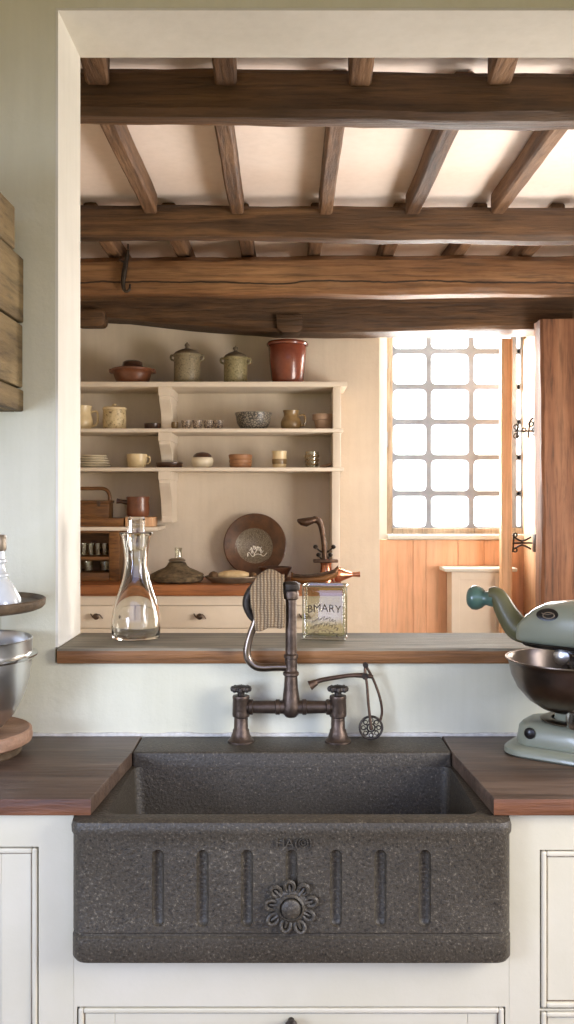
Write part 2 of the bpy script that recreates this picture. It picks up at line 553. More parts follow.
def rough_bar(p0, p1, w, h, seed, n=26, wob=0.006, sag=None, up=(0, 0, 1), cham=0.015):
    """a hewn timber between two axis points: octagonal section with uneven faces"""
    bm = bmesh.new()
    p0, p1 = Vector(p0), Vector(p1)
    t = (p1 - p0).normalized()
    up = Vector(up); side = t.cross(up).normalized(); up = side.cross(t)
    sec = []
    hw, hh = w / 2, h / 2
    c = cham
    base = [(-hw, -hh + c), (-hw, -hh * 0.3), (-hw, hh * 0.3), (-hw, hh - c), (-hw + c, hh), (0, hh), (hw - c, hh), (hw, hh - c), (hw, hh * 0.3), (hw, -hh * 0.3), (hw, -hh + c), (hw - c, -hh), (0, -hh), (-hw + c, -hh)]
    rings = []
    for i in range(n + 1):
        s = i / n
        q = p0.lerp(p1, s)
        dz = sag(s) if sag else (0, 0)
        ring = []
        for (a, b) in base:
            nz = noise.noise_vector(Vector((s * (p1 - p0).length * 2.2 + seed * 9.1, a * 6 + seed, b * 6)))
            nf = noise.noise_vector(Vector((s * (p1 - p0).length * 9 + seed * 3.3, a * 25, b * 25)))
            aa = a + nz.x * wob * 1.6 + nf.x * wob * 0.6
            bb = b + nz.y * wob * 1.6 + nf.y * wob * 0.6 + (dz[0] if b < 0 else dz[1])
            ring.append(q + side * aa + up * bb)
        rings.append(ring)
    loft(bm, rings)
    return bm

# ================================================================== THE SETTING
XL, XR, YN, YF, ZC = -1.9, 2.0, -1.2, 6.12, 2.9
YW, YB = 2.13, 2.36                    # partition between kitchen and dining room
OXL, OXR, OZ0, OZ1 = -0.535, 0.95, 1.083, 2.594
LN = 0.006                             # reveal paint coat

def by_normal(o, rule):
    for p in o.data.polygons:
        p.material_index = rule(p.normal, p.center)

bm = bmesh.new(); box(bm, XL - 0.1, XR + 0.1, YN, YF + 0.2, -0.08, 0.0)
structure('floor', bm, 'floor')
bm = bmesh.new(); box(bm, XL - 0.1, XR + 0.1, YN, YF + 0.2, ZC, ZC + 0.08)
structure('ceiling', bm, 'ceiling')
bm = bmesh.new(); box(bm, XL - 0.1, XL, YN, YF + 0.2, 0, ZC)
structure('wall_left', bm, 'beige_plaster')
bm = bmesh.new()                        # right wall with the garden window of the kitchen side left open
box(bm, XR, XR + 0.1, YN, -0.2, 0, ZC)
box(bm, XR, XR + 0.1, 1.5, YF + 0.2, 0, ZC)
box(bm, XR, XR + 0.1, -0.2, 1.5, 0, 0.95)
box(bm, XR, XR + 0.1, -0.2, 1.5, 2.3, ZC)
structure('wall_right', bm, 'beige_plaster')

bm = bmesh.new()
box(bm, XL, OXL - LN, YW, YB, 0, ZC)
box(bm, OXR + LN, XR, YW, YB, 0, ZC)
box(bm, OXL - LN, OXR + LN, YW, YB, 0, OZ0)
box(bm, OXL - LN, OXR + LN, YW, YB, OZ1 + LN, ZC)
structure('wall_front', bm, 'sage')
bm = bmesh.new()
e = 0.0015
box(bm, OXL - LN, OXL, YW + e, YB - e, OZ0 + 0.036, OZ1)
box(bm, OXR, OXR + LN, YW + e, YB - e, OZ0 + 0.036, OZ1)
box(bm, OXL - LN, OXR + LN, YW + e, YB - e, OZ1, OZ1 + LN)
structure('trim_1', bm, 'cream_plaster')
bm = bmesh.new()                        # crumbly mortar line where the wall meets the worktop
rings = []
for k in range(90):
    x = -1.6 + 3.2 * k / 89
    h = 0.006 + 0.004 * noise.noise(Vector((x * 14, 3, 0)))
    d = 0.006 + 0.003 * noise.noise(Vector((x * 17, 9, 0)))
    rings.append([(x, YW + 0.001, 0.9145), (x, YW - d, 0.9145), (x, YW - d * 0.7, 0.9145 + h), (x, YW + 0.001, 0.9145 + h * 1.3)])
loft(bm, rings)
structure('trim_2', bm, 'mortar', smooth=True)

# window sill board of the hatch
bm = bmesh.new()
n = 40
rings = []
for k in range(n + 1):
    x = OXL + 0.002 + (OXR - 0.004 - OXL) * k / n
    w1 = 0.002 * noise.noise(Vector((x * 9, 0, 1))); w2 = 0.0015 * noise.noise(Vector((x * 12, 5, 1)))
    y0 = YW - 0.018 + w1; y1 = YB + 0.004
    z0, z1 = OZ0 + 0.001, OZ0 + 0.0355
    rings.append([(x, y1, z0), (x, y0 + 0.003, z0), (x, y0, z0 + 0.004 + w2), (x, y0, z1 - 0.005 + w2), (x, y0 + 0.005, z1), (x, y1, z1)])
loft(bm, rings)
sill = single('window_ledge', bm, ['sill', 'sill_edge'], 'thick oak ledge board across the wall opening, worn grey on top', 'ledge', kind='thing')
by_normal(sill, lambda nn, c: 1 if nn.z < 0.6 and nn.y < 0.5 else 0)

# ================================================================== KITCHEN
WT0, WT1 = 0.883, 0.914
def worktop(poly, label):
    bm = bmesh.new()
    prism(bm, poly, WT0, WT1, 'XY', bev=0.003)
    o = single('worktop', bm, ['worktop', 'worktop_edge'], label, 'worktop')
    by_normal(o, lambda nn, c: 1 if nn.z < 0.6 and nn.y < -0.5 else 0)
    return o
worktop([(-1.6, 1.68), (-0.362, 1.68), (-0.341, 2.0), (-0.341, YW - 0.002), (-1.6, YW - 0.002)], 'dark worn oak worktop to the left of the stone sink, under the wooden stand')
worktop([(0.374, 1.68), (1.6, 1.68), (1.6, YW - 0.002), (0.354, YW - 0.002), (0.354, 2.0)], 'dark worn oak worktop to the right of the stone sink, under the green mixer')

# ---- stone sink
SX0, SX1, SY0, SY1, SZ0, SZ1 = -0.3945, 0.4035, 1.655, 2.0, 0.621, 0.8825
sink = thing('farmhouse_sink', 'dark speckled granite farmhouse sink with fluted front and flower boss', 'sink', ((SX0 + SX1) / 2, SY0, SZ0))
bm = bmesh.new()
rings = []
for z, ins in ((SZ0, 0.012), (SZ0 + 0.004, 0.004), (SZ0 + 0.012, 0.0), (SZ0 + 0.05, 0.0), (SZ0 + 0.053, 0.004), (SZ0 + 0.057, 0.004), (SZ0 + 0.06, 0.001), (SZ1 - 0.03, 0.001), (SZ1 - 0.024, -0.0015), (SZ1 - 0.012, -0.002), (SZ1 - 0.004, 0.0), (SZ1, 0.007)):
    rings.append([(x, y, z) for x, y in rrect(SX0 + ins, SX1 - ins, SY0 + ins, SY1 + 0.02, 0.026, 6)])
loft(bm, rings)
basin = part('basin', bm, 'stone', sink)
cut = bmesh.new()
rings = []
for z, ins in ((0.70, 0.03), (0.705, 0.018), (0.72, 0.010), (0.95, 0.0)):
    rings.append([(x, y, z) for x, y in rrect(-0.338 + ins, 0.352 - ins, 1.688 + ins, 1.994 - ins * 0.5, 0.022, 5)])
loft(cut, rings)
boolean(basin, cut)
cut = bmesh.new()                       # seven flutes sunk into the front
for px in (158, 202.5, 247, 291.5, 336, 380.5, 425):
    x = (px - CX) / F * SY0
    z0, z1 = W(0, 921, SY0).z, W(0, 856, SY0).z
    prof = [(0, z0 - 0.0112)]
    for k in range(1, 5):
        a = -PI / 2 + PI / 2 * k / 4
        prof.append((0.0112 * math.cos(a), z0 + 0.0112 * math.sin(a)))
    for k in range(0, 4):
        a = PI / 2 * k / 4
        prof.append((0.0112 * math.cos(a), z1 + 0.0112 * math.sin(a)))
    prof.append((0, z1 + 0.0112))
    lathe(cut, prof, (x, SY0 - 0.0005, 0), 20)
boolean(basin, cut)
bm = bmesh.new()                        # raised deck that carries the tap
box(bm, -0.340, 0.353, 1.994, YW - 0.002, 0.80, 0.9135, 0.006, 3)
part('deck', bm, 'stone', sink)
bm = bmesh.new()                        # drain ring
lathe(bm, [(0.0, 0.703), (0.035, 0.703), (0.042, 0.707), (0.045, 0.7005)], (0.0, 1.84, 0), 28)
part('drain', bm, 'steel_dark', sink)
bm = bmesh.new()                        # flower boss
bx, bz = W(291, 906, SY0).x, W(291, 906, SY0).z
def yl(prof, c, seg=28):                # lathe that faces the viewer's side (-Y)
    lathe(bm, [(r, -h) for r, h in prof], c, seg, 'Y')
yl([(0.031, -0.002), (0.031, 0.003), (0.026, 0.006), (0.0, 0.006)], (bx, SY0, bz))
yl([(0.024, 0.004), (0.0245, 0.009), (0.021, 0.013), (0.0185, 0.010)], (bx, SY0, bz))
yl([(0.0175, 0.008), (0.017, 0.015), (0.013, 0.018), (0.0, 0.0185)], (bx, SY0, bz))
for k in range(9):
    a = 2 * PI * k / 9 + 0.25
    rr = 0.037 + 0.003 * math.sin(3 * k)
    c = Vector((bx + rr * math.cos(a), SY0 - 0.004, bz + rr * math.sin(a)))
    ur = Vector((math.cos(a), 0, math.sin(a))); ut = Vector((-math.sin(a), 0, math.cos(a)))
    pts = [c + ur * (0.0105 * math.cos(t)) + ut * (0.0085 * math.sin(t)) + Vector((0, -0.002 * math.cos(t), 0)) for t in [2 * PI * j / 14 for j in range(14)]]
    tube(bm, pts, 0.0037, 7, closed=True)
    tube(bm, [c - ur * 0.012, c + ur * 0.004], [0.004, 0.002], 6)
part('flower_boss', bm, 'stone', sink)
tz = W(0, 843, SY0).z; tx = W(294, 0, SY0).x
bm = text_bm('HA(©)', 0.022, 0.0024, lambda v: Vector((tx + v.x * 1.1, SY0 - 0.0008 - v.z, tz + v.y)))
part('maker_mark', bm, 'stone', sink, smooth=False)

# ---- painted cabinets under the worktop
CF = 1.70
def frame_ring(bm, x0, x1, z0, z1, t, y0, y1, bev=0.0015):
    box(bm, x0, x0 + t, y0, y1, z0, z1, bev)
    box(bm, x1 - t, x1, y0, y1, z0, z1, bev)
    box(bm, x0 + t, x1 - t, y0, y1, z1 - t, z1, bev)
    box(bm, x0 + t, x1 - t, y0, y1, z0, z0 + t, bev)

def front(parent, kind, x0, x1, z0, z1, stile=0.055, knob=True):
    """an inset front: bead round it, frame and sunk panel, iron knob"""
    g = 0.0028
    x0 += g; x1 -= g; z0 += g; z1 -= g
    bm = bmesh.new()
    frame_ring(bm, x0 + 0.012, x1 - 0.012, z0 + 0.012, z1 - 0.012, stile, CF + 0.003, CF + 0.022)
    box(bm, x0 + 0.012 + stile, x1 - 0.012 - stile, CF + 0.011, CF + 0.02, z0 + 0.012 + stile, z1 - 0.012 - stile)
    d = part(kind, bm, 'paint', parent, smooth=False)
    bm = bmesh.new()
    frame_ring(bm, x0, x1, z0, z1, 0.0095, CF - 0.002, CF + 0.02, 0.003)
    part('bead', bm, 'paint', d, smooth=False)
    bm = bmesh.new()
    frame_ring(bm, x0 + 0.0096, x1 - 0.0096, z0 + 0.0096, z1 - 0.0096, 0.0022, CF + 0.004, CF + 0.02, 0.0)
    part('worn_edge', bm, 'worn', d, smooth=False)
    if knob:
        bm = bmesh.new()
        kx, kz = (x0 + x1) / 2, knob
        lathe(bm, [(0.0, 0.0), (0.006, 0.0), (0.005, -0.012), (0.012, -0.018), (0.013, -0.024), (0.008, -0.03), (0.0, -0.031)], (kx, CF + 0.003, kz), 20, 'Y')
        part('knob', bm, 'iron', d)
    return d

def cabinet(label, x0, x1, ztop, openings):
    t = thing('base_cabinet', label, 'cabinet', ((x0 + x1) / 2, CF, 0))
    bm = bmesh.new()                    # face frame pieces round the openings
    xs = sorted(set([x0, x1] + [v for o in openings for v in o[:2]]))
    zs = sorted(set([0.10, ztop] + [v for o in openings for v in o[2:4]]))
    for i in range(len(xs) - 1):
        for j in range(len(zs) - 1):
            cx, cz = (xs[i] + xs[i + 1]) / 2, (zs[j] + zs[j + 1]) / 2
            if any(o[0] < cx < o[1] and o[2] < cz < o[3] for o in openings):
                continue
            box(bm, xs[i], xs[i + 1], CF, CF + 0.022, zs[j], zs[j + 1])
    bmesh.ops.remove_doubles(bm, verts=bm.verts[:], dist=1e-5)
    part('face_frame', bm, 'paint', t, smooth=False)
    bm = bmesh.new()
    zt = ztop
    for a, b in ((x0, x0 + 0.018), (x1 - 0.018, x1)):
        box(bm, a, b, CF + 0.023, 2.11, 0.0, zt)
    box(bm, x0 + 0.018, x1 - 0.018, 2.09, 2.11, 0.0, zt)
    box(bm, x0 + 0.018, x1 - 0.018, CF + 0.05, 2.09, 0.0, 0.10)
    box(bm, x0 + 0.018, x1 - 0.018, CF + 0.023, CF + 0.03, 0.10, zt)
    part('carcass', bm, 'gap', t, smooth=False)  # near-black carcass colour paints in the shade of the door gaps
    return t

c = cabinet('cream painted base cabinet with one tall door beside the sink', -1.1, -0.398, 0.8825, [(-1.06, -0.4625, 0.14, 0.8195)])
front(c, 'door', -1.06, -0.4625, 0.14, 0.8195, knob=False)
c = cabinet('cream painted low cabinet directly beneath the granite sink', -0.3975, 0.4065, 0.6205, [(-0.392, 0.4, 0.14, 0.524)])
front(c, 'door', -0.392, 0.4, 0.14, 0.524, knob=0.497)
c = cabinet('cream painted base cabinet with stacked drawers beneath the green mixer', 0.407, 1.1, 0.8825, [(0.4635, 1.06, 0.519, 0.8135), (0.4635, 1.06, 0.14, 0.5165)])
front(c, 'drawer', 0.4635, 1.06, 0.519, 0.8135, knob=0.66)
front(c, 'drawer', 0.4635, 1.06, 0.14, 0.5165, knob=0.33)

# ---- bridge tap
TD = 2.08
ZD = 0.9137
tap = thing('bridge_tap', 'aged bronze bridge tap with cross pipe standing behind the stone sink', 'tap', (0.0, TD, ZD))
zb = W(0, 707, TD).z
for px in (241, 338):
    x = W(px, 0, TD).x
    bm = bmesh.new()
    lathe(bm, [(0.0, ZD), (0.030, ZD), (0.030, ZD + 0.004), (0.024, ZD + 0.009), (0.019, ZD + 0.022), (0.0185, ZD + 0.027), (0.016, ZD + 0.03), (0.0155, ZD + 0.055), (0.019, ZD + 0.058), (0.0195, ZD + 0.064), (0.0185, zb + 0.018), (0.0195, zb + 0.021), (0.0185, zb + 0.026), (0.0, zb + 0.027)], (x, TD, 0), 28)
    p = part('pillar', bm, 'bronze', tap)
    bm = bmesh.new()
    zk = zb + 0.027
    lathe(bm, [(0.0, zk), (0.008, zk), (0.008, zk + 0.006), (0.018, zk + 0.009), (0.020, zk + 0.013), (0.018, zk + 0.019), (0.009, zk + 0.022), (0.0, zk + 0.022)], (x, TD, 0), 24)
    for k in range(8):
        a = 2 * PI * k / 8
        lathe(bm, [(0.0, zk + 0.007), (0.004, zk + 0.009), (0.0055, zk + 0.014), (0.004, zk + 0.019), (0.0, zk + 0.021)], (x + 0.019 * math.cos(a), TD + 0.019 * math.sin(a), 0), 8)
    part('tap_handle', bm, 'iron', p, label='black lobed tap handle')
bm = bmesh.new()
xa, xb = W(241, 0, TD).x, W(338, 0, TD).x
xm = W(291, 0, TD).x
tube(bm, [(xa, TD, zb), (xa + 0.03, TD, zb), (xm, TD, zb), (xb - 0.03, TD, zb), (xb, TD, zb)], [0.0145, 0.014, 0.0155, 0.014, 0.0145], 20, sub=4)
for s, x in ((1, xa + 0.022), (-1, xb - 0.022), (1, xm - 0.03), (1, xm + 0.03)):
    lathe(bm, [(0.0145, x - 0.006), (0.0175, x - 0.004), (0.0175, x + 0.004), (0.0145, x + 0.006)], (0, TD, zb), 20, 'X')
part('bridge_pipe', bm, 'bronze', tap)
bm = bmesh.new()
zt = W(0, 591, TD).z
lathe(bm, [(0.0, zb - 0.024), (0.012, zb - 0.022), (0.019, zb - 0.014), (0.0215, zb), (0.019, zb + 0.02), (0.016, zb + 0.045), (0.0145, zb + 0.07), (0.018, zb + 0.073), (0.018, zb + 0.078), (0.0140, zb + 0.082), (0.0140, zb + 0.11), (0.0165, zb + 0.112), (0.0165, zb + 0.118), (0.0128, zb + 0.121), (0.0125, zt - 0.02), (0.017, zt - 0.017), (0.0185, zt - 0.008), (0.0165, zt), (0.0, zt + 0.002)], (xm, TD, 0), 28)
part('riser', bm, 'bronze', tap)
bm = bmesh.new()
lathe(bm, [(0.0, zt + 0.0025), (0.019, zt + 0.0025), (0.0205, zt + 0.006), (0.0205, zt + 0.016), (0.015, zt + 0.021), (0.0, zt + 0.022)], (xm, TD, 0), 24)
part('top_cap', bm, 'iron', tap, label='black round cap of the riser')
bm = bmesh.new()                        # spout loop at the side and arm on top
q = lambda px, py, dd=0.0: W(px, py, TD + dd)
tube(bm, [q(291, 667), q(275, 667), q(258, 667), q(249, 660), q(247, 650), q(250, 636), q(255, 622), q(257, 608)], [0.0095, 0.0095, 0.0095, 0.009, 0.009, 0.0085, 0.0085, 0.008], 14, sub=5)
part('towel_loop', bm, 'steel_dark', tap)
bm = bmesh.new()
tube(bm, [q(291, 594), q(282, 588), q(268, 581), q(256, 586), q(249, 595), q(247, 605), q(251, 616), q(257, 622)], [0.012, 0.0115, 0.011, 0.011, 0.011, 0.0105, 0.008, 0.006], 14, sub=5)
part('spout', bm, 'iron', tap, label='dark curved spout under the cloth')

# ---- linen cloth over the spout
bm = bmesh.new()
NU, NV = 30, 44
LX = [(0.0, 256), (0.25, 254), (0.5, 251), (0.72, 250), (0.86, 253), (1.0, 259)]
RX = [(0.0, 284.5), (0.4, 285), (0.7, 283), (0.86, 283), (1.0, 284.5)]
def along(tab, u):
    for (a, va), (b_, vb) in zip(tab[:-1], tab[1:]):
        if u <= b_:
            return va + (vb - va) * (u - a) / (b_ - a)
    return tab[-1][1]
grid = []
for i in range(NV + 1):
    t = i / NV
    row = []
    for j in range(NU + 1):
        s = j / NU
        fold_py = 575 - 5.5 * math.sin(PI * min(1.0, s * 1.15)) - 0.5 * s
        if t < 0.64:
            u = t / 0.64                 # 0 = hem, 1 = fold
            hem = 629.5 - 4 * s + 1.2 * math.sin(s * 9)
            px = along(LX, u) + (along(RX, u) - along(LX, u)) * s
            py = hem + (fold_py - hem) * u
            y = TD - 0.0175 - 0.0025 * math.sin(s * 15 + 3 * u) * (1 - 0.6 * u) - 0.004 * math.sin(PI * u) * s
            y += 0.0175 * max(0, (u - 0.84) / 0.16) ** 2
        else:
            u = (t - 0.64) / 0.36        # over the spout and down behind
            px = 259 - 4 * u + (284.5 - 259 + 2 * u) * s
            py = fold_py + 36 * u
            y = TD + 0.0175 * min(1, (u / 0.14)) ** 0.5 + 0.0015 * math.sin(s * 15)
        p = W(px, py, TD)
        row.append(bm.verts.new((p.x, y, p.z)))
    grid.append(row)
for i in range(NV):
    for j in range(NU):
        bm.faces.new((grid[i][j], grid[i][j + 1], grid[i + 1][j + 1], grid[i + 1][j]))
cl = single('dish_cloth', bm, 'linen', 'beige ribbed linen cloth draped over the tap spout', 'cloth')
md = cl.modifiers.new('thick', 'SOLIDIFY'); md.thickness = 0.003; md.offset = 0

# ---- iron pulley ornament beside the tap
PD = 2.093
pul = thing('pulley_ornament', 'wrought iron pulley arm with spoked wheel beside the bronze tap', 'ornament', (W(371, 0, PD).x, PD, ZD))
wc = W(371, 725.5, PD); wr = 0.0255
wc.z = ZD + wr + 0.0028
bm = bmesh.new()
ring = lambda c, r, n=36: [c + Vector((r * math.cos(2 * PI * k / n), 0, r * math.sin(2 * PI * k / n))) for k in range(n)]
tube(bm, ring(wc, wr), 0.0028, 8, closed=True)
tube(bm, ring(wc, 0.009, 20), 0.002, 8, closed=True)
for k in range(8):
    a = 2 * PI * k / 8
    u = Vector((math.cos(a), 0, math.sin(a))); v = Vector((-math.sin(a), 0, math.cos(a)))
    tube(bm, [wc + u * 0.009, wc + u * 0.016 + v * 0.005, wc + u * wr], 0.0016, 6, sub=4)
    tube(bm, ring(wc + u * 0.0175, 0.0045, 12), 0.0012, 6, closed=True)
lathe(bm, [(0.0, -0.007), (0.005, -0.006), (0.005, 0.006), (0.0, 0.007)], wc, 14, 'Y')
part('wheel', bm, 'iron', pul)
q = lambda px, py, dd=0.0: W(px, py, PD + dd)
apex = q(365.5, 665)
bm = bmesh.new()
tube(bm, [wc + Vector((0, -0.009, 0)), q(368.5, 705, -0.008), q(367, 685, -0.006), q(365, 672, -0.004), apex], 0.0032, 10, sub=4)
tube(bm, [wc + Vector((0.021, 0.006, 0.012)), q(382, 712, 0.006), q(380, 698, 0.005), q(374, 681, 0.004), apex], 0.003, 10, sub=4)
tube(bm, [wc + Vector((0, -0.010, 0)), wc + Vector((0, 0.008, 0))], 0.0035, 10)
part('bracket', bm, 'iron_brown', pul)
bm = bmesh.new()
tube(bm, [q(373, 677), q(362, 675.5), q(350, 675.5), q(336, 677.5), q(322, 680), q(316, 682)], [0.004, 0.006, 0.0046, 0.005, 0.0055, 0.006], 12, sub=4)
a0 = q(317, 682); d = (q(309, 686) - a0).normalized()
rings = []
for s, r in ((0.0, 0.006), (0.002, 0.0075), (0.012, 0.0095), (0.0185, 0.0115), (0.0185, 0.0085), (0.004, 0.005)):
    side = Vector((0, 1, 0)); up = d.cross(side)
    rings.append([a0 + d * s + (side * math.cos(2 * PI * k / 14) + up * math.sin(2 * PI * k / 14)) * r for k in range(14)])
loft(bm, rings)
part('arm', bm, 'iron_brown', pul)
bm = bmesh.new()
lathe(bm, [(0.0, -0.007), (0.006, -0.007), (0.006, 0.007), (0.0, 0.007)], apex, 14, 'Y')
lathe(bm, [(0.0, -0.008), (0.0075, -0.008), (0.0075, 0.008), (0.0, 0.008)], q(365, 676), 14, 'Y')
part('pivot', bm, 'iron', pul)

# ---- wooden stand with steel bowl at the far left
S = 1.98
sx = W(-35, 0, S).x
t = thing('turned_stand', 'low turned wooden stand with a wide pale rim under the steel bowl', 'stand', (sx, S, WT1))
bm = bmesh.new()
z = WT1 + 0.0004
lathe(bm, [(0.0, z), (0.116, z), (0.118, z + 0.004), (0.112, z + 0.012), (0.105, z + 0.016), (0.0, z + 0.016)], (sx, S, 0), 56)
part('foot', bm, 'turned_dark', t)
bm = bmesh.new()
lathe(bm, [(0.0, z + 0.016), (0.110, z + 0.016), (0.128, z + 0.020), (0.139, z + 0.026), (0.141, z + 0.034), (0.139, z + 0.049), (0.134, z + 0.052), (0.128, z + 0.047), (0.110, z + 0.041), (0.0, z + 0.039)], (sx, S, 0), 64)
part('dish', bm, 'turned', t)
bz0 = z + 0.0395
t = thing('mixing_bowl', 'large steel mixing bowl with rolled rim standing on the wooden stand', 'bowl', (sx, S, bz0))
bm = bmesh.new()
def bowl_prof(pts, th):
    inner = [(max(r - th, 0.0), zz + (th if r < 1e-6 else th * 0.5)) for r, zz in reversed(pts)]
    return pts + inner
R = 0.1415
pts = [(0.0, bz0), (0.045, bz0 + 0.001), (0.075, bz0 + 0.014), (0.100, bz0 + 0.040), (0.121, bz0 + 0.078), (0.133, bz0 + 0.115), (0.1385, bz0 + 0.150), (0.140, bz0 + 0.175), (0.1405, bz0 + 0.202), (0.1415, bz0 + 0.206), (0.139, bz0 + 0.208)]
lathe(bm, pts + [(0.137, bz0 + 0.204), (0.136, bz0 + 0.175), (0.134, bz0 + 0.150), (0.129, bz0 + 0.115), (0.117, bz0 + 0.078), (0.096, bz0 + 0.042), (0.072, bz0 + 0.018), (0.0, bz0 + 0.004)], (sx, S, 0), 64)
part('bowl', bm, 'steel', t)
bm = bmesh.new()
zr = bz0 + 0.172
lathe(bm, [(0.139, zr - 0.006), (0.147, zr - 0.006), (0.152, zr - 0.001), (0.152, zr + 0.002), (0.147, zr + 0.004), (0.139, zr + 0.005), (0.139, zr - 0.006)], (sx, S, 0), 64)
part('band', bm, 'chrome', t)

# ---- round wall shelf above the bowl with a glass bottle
S2 = 1.95
sx2 = W(-35, 0, S2).x
zt = 1.2405
t = thing('wall_shelf', 'small round wooden wall shelf with raised lip above the steel bowl', 'shelf', (sx2, S2, zt - 0.02))
bm = bmesh.new()
lathe(bm, [(0.0, zt - 0.014), (0.150, zt - 0.014), (0.160, zt - 0.010), (0.165, zt - 0.004), (0.166, zt + 0.008), (0.163, zt + 0.010), (0.159, zt + 0.006), (0.155, zt), (0.0, zt)], (sx2, S2, 0), 64)
part('board', bm, 'turned_dark', t)
bm = bmesh.new()
box(bm, sx2 - 0.015, sx2 + 0.015, YW - 0.012, YW - 0.001, zt - 0.16, zt - 0.005, 0.002)
tube(bm, [(sx2, YW - 0.008, zt - 0.15), (sx2, YW - 0.05, zt - 0.10), (sx2, S2 + 0.05, zt - 0.04), (sx2, S2 - 0.02, zt - 0.024)], 0.006, 8, sub=4)
box(bm, sx2 - 0.012, sx2 + 0.012, S2 - 0.03, YW - 0.002, zt - 0.023, zt - 0.0145, 0.002)
part('bracket', bm, 'iron', t)
bxx = W(-5, 0, 1.93).x
t = thing('glass_bottle', 'cloudy glass bottle with ringed neck and grey cap on round wall shelf', 'bottle', (bxx, 1.93, zt))
bm = bmesh.new()
z = zt + 0.0006
pts = [(0.0, z), (0.050, z), (0.054, z + 0.004), (0.053, z + 0.012), (0.045, z + 0.028), (0.036, z + 0.044), (0.027, z + 0.052), (0.025, z + 0.056), (0.029, z + 0.060), (0.029, z + 0.064), (0.023, z + 0.068), (0.020, z + 0.078), (0.021, z + 0.086), (0.025, z + 0.089), (0.025, z + 0.094), (0.020, z + 0.097), (0.0185, z + 0.112), (0.0, z + 0.112)]
lathe(bm, pts, (bxx, 1.93, 0), 40)
part('body', bm, 'milk_glass', t)
bm = bmesh.new()
lathe(bm, [(0.0, z + 0.1125), (0.022, z + 0.1125), (0.0235, z + 0.116), (0.0235, z + 0.142), (0.021, z + 0.146), (0.0, z + 0.147)], (bxx, 1.93, 0), 32)
part('cap', bm, 'pewter', t)

# ---- plank cupboard on the wall, upper left
px_ = -0.6135
t = thing('wall_cupboard', 'weathered plank wall cupboard high up beside the opening', 'cupboard', (-0.85, YW - 0.12, 1.664))
for z0, z1, yb in ((1.664, 1.714, 0.0), (1.719, 1.864, 0.0), (1.869, 2.018, 0.0), (2.0205, 2.117, 0.066)):
    bm = bmesh.new()
    box(bm, px_ - 0.022, px_ + noise.noise(Vector((z0 * 30, 0, 0))) * 0.004, YW - 0.32, YW - 0.001 - yb, z0, z1, 0.004)
    part('side_plank', bm, 'plank', t, smooth=False)
bm = bmesh.new()
for z0, z1 in ((1.664, 1.81), (1.815, 1.96), (1.965, 2.117)):
    box(bm, -1.10, px_ - 0.0225, YW - 0.32, YW - 0.298, z0, z1, 0.003)
part('front_boards', bm, 'plank', t, smooth=False)
bm = bmesh.new()
box(bm, -1.10, px_ - 0.0225, YW - 0.297, YW - 0.001, 1.664, 1.684)
box(bm, -1.10, px_ - 0.0225, YW - 0.297, YW - 0.075, 2.09, 2.11)
box(bm, -1.10, -1.08, YW - 0.297, YW - 0.001, 1.685, 2.089)
part('case', bm, 'plank', t, smooth=False)

# ---- carafe on the ledge
ZS = OZ0 + 0.0358
CD = 2.268
cxw = W(136, 0, CD).x
t = thing('carafe', 'clear glass carafe with flared lip standing on the oak ledge', 'carafe', (cxw, CD, ZS))
pm = CD / F
def rz(px_r, py): return (px_r * pm, CAMZ - (py - CY) * pm)
outer = [(24.0, 637.5), (24.3, 630), (24, 620), (22.8, 610), (20.5, 600), (17, 590), (13.8, 580), (11.8, 570), (11.2, 562), (11.8, 552), (13.2, 543), (14.8, 536), (16.6, 533)]
prof = [(0.0, ZS + 0.0005), (0.050, ZS + 0.0005), (0.058, ZS + 0.003)] + [rz(*p) for p in outer[1:]]
th = 0.0028
inner = [(r - th, zz) for r, zz in reversed(prof[3:])] + [(0.053, ZS + 0.009), (0.042, ZS + 0.006), (0.0, ZS + 0.0055)]
bm = bmesh.new()
lathe(bm, prof + [(rz(16.3, 532.3))] + inner, (cxw, CD, 0), 56)
part('body', bm, 'glass', t)
bm = bmesh.new()
z0 = rz(0, 540)[1]
lathe(bm, [(0.0, z0 - 0.025), (0.018, z0 - 0.024), (0.0215, z0), (0.0215, z0 + 0.012), (0.0205, z0 + 0.05), (0.022, z0 + 0.053), (0.019, z0 + 0.057), (0.0, z0 + 0.056)], (cxw + 0.001, CD, 0), 32)
part('stopper', bm, 'glass', t)

# ---- square glass jar on the ledge
JD = 2.262
jx = W(325, 0, JD).x
jw, jd, jh = 0.052, 0.036, 0.134
t = thing('glass_jar', 'square clear glass jar with dark lettering standing on oak ledge', 'jar', (jx, JD, ZS), math.radians(-9))
bm = bmesh.new()
z0 = 0.0005
rings = [[(x, y, z) for x, y in rrect(-jw + i, jw - i, -jd + i, jd - i, 0.008, 4)] for z, i in
         ((z0, 0.004), (z0 + 0.003, 0.0), (jh - 0.02, 0.0), (jh - 0.014, 0.002), (jh - 0.006, 0.002), (jh, 0.0), (jh, 0.003), (jh - 0.01, 0.005), (jh - 0.02, 0.0035), (0.012, 0.0035), (0.009, 0.006))]
loft(bm, rings)
part('body', bm, 'jar_glass', t, world=False)
bm = bmesh.new()
for z in (0.004, jh - 0.002):
    tube(bm, [(x, y, z) for x, y in rrect(-jw, jw, -jd, jd, 0.008, 4)], 0.0022, 6, closed=True)
for x in (-jw + 0.002, jw - 0.002):
    for y in (-jd + 0.002, jd - 0.002):
        tube(bm, [(x, y, 0.004), (x, y, jh - 0.002)], 0.0016, 6)
part('rim', bm, 'chrome', t, world=False, label='pale thick edges of the glass')
def jar_text(v):
    a = v.x / 0.10
    return Vector((v.x * 1.0 + 0.002, -jd - 0.0004 - v.z, 0.079 + v.y - 0.006 * (a * 2) ** 2))
bm = text_bm('BMARY', 0.026, 0.0003, jar_text)
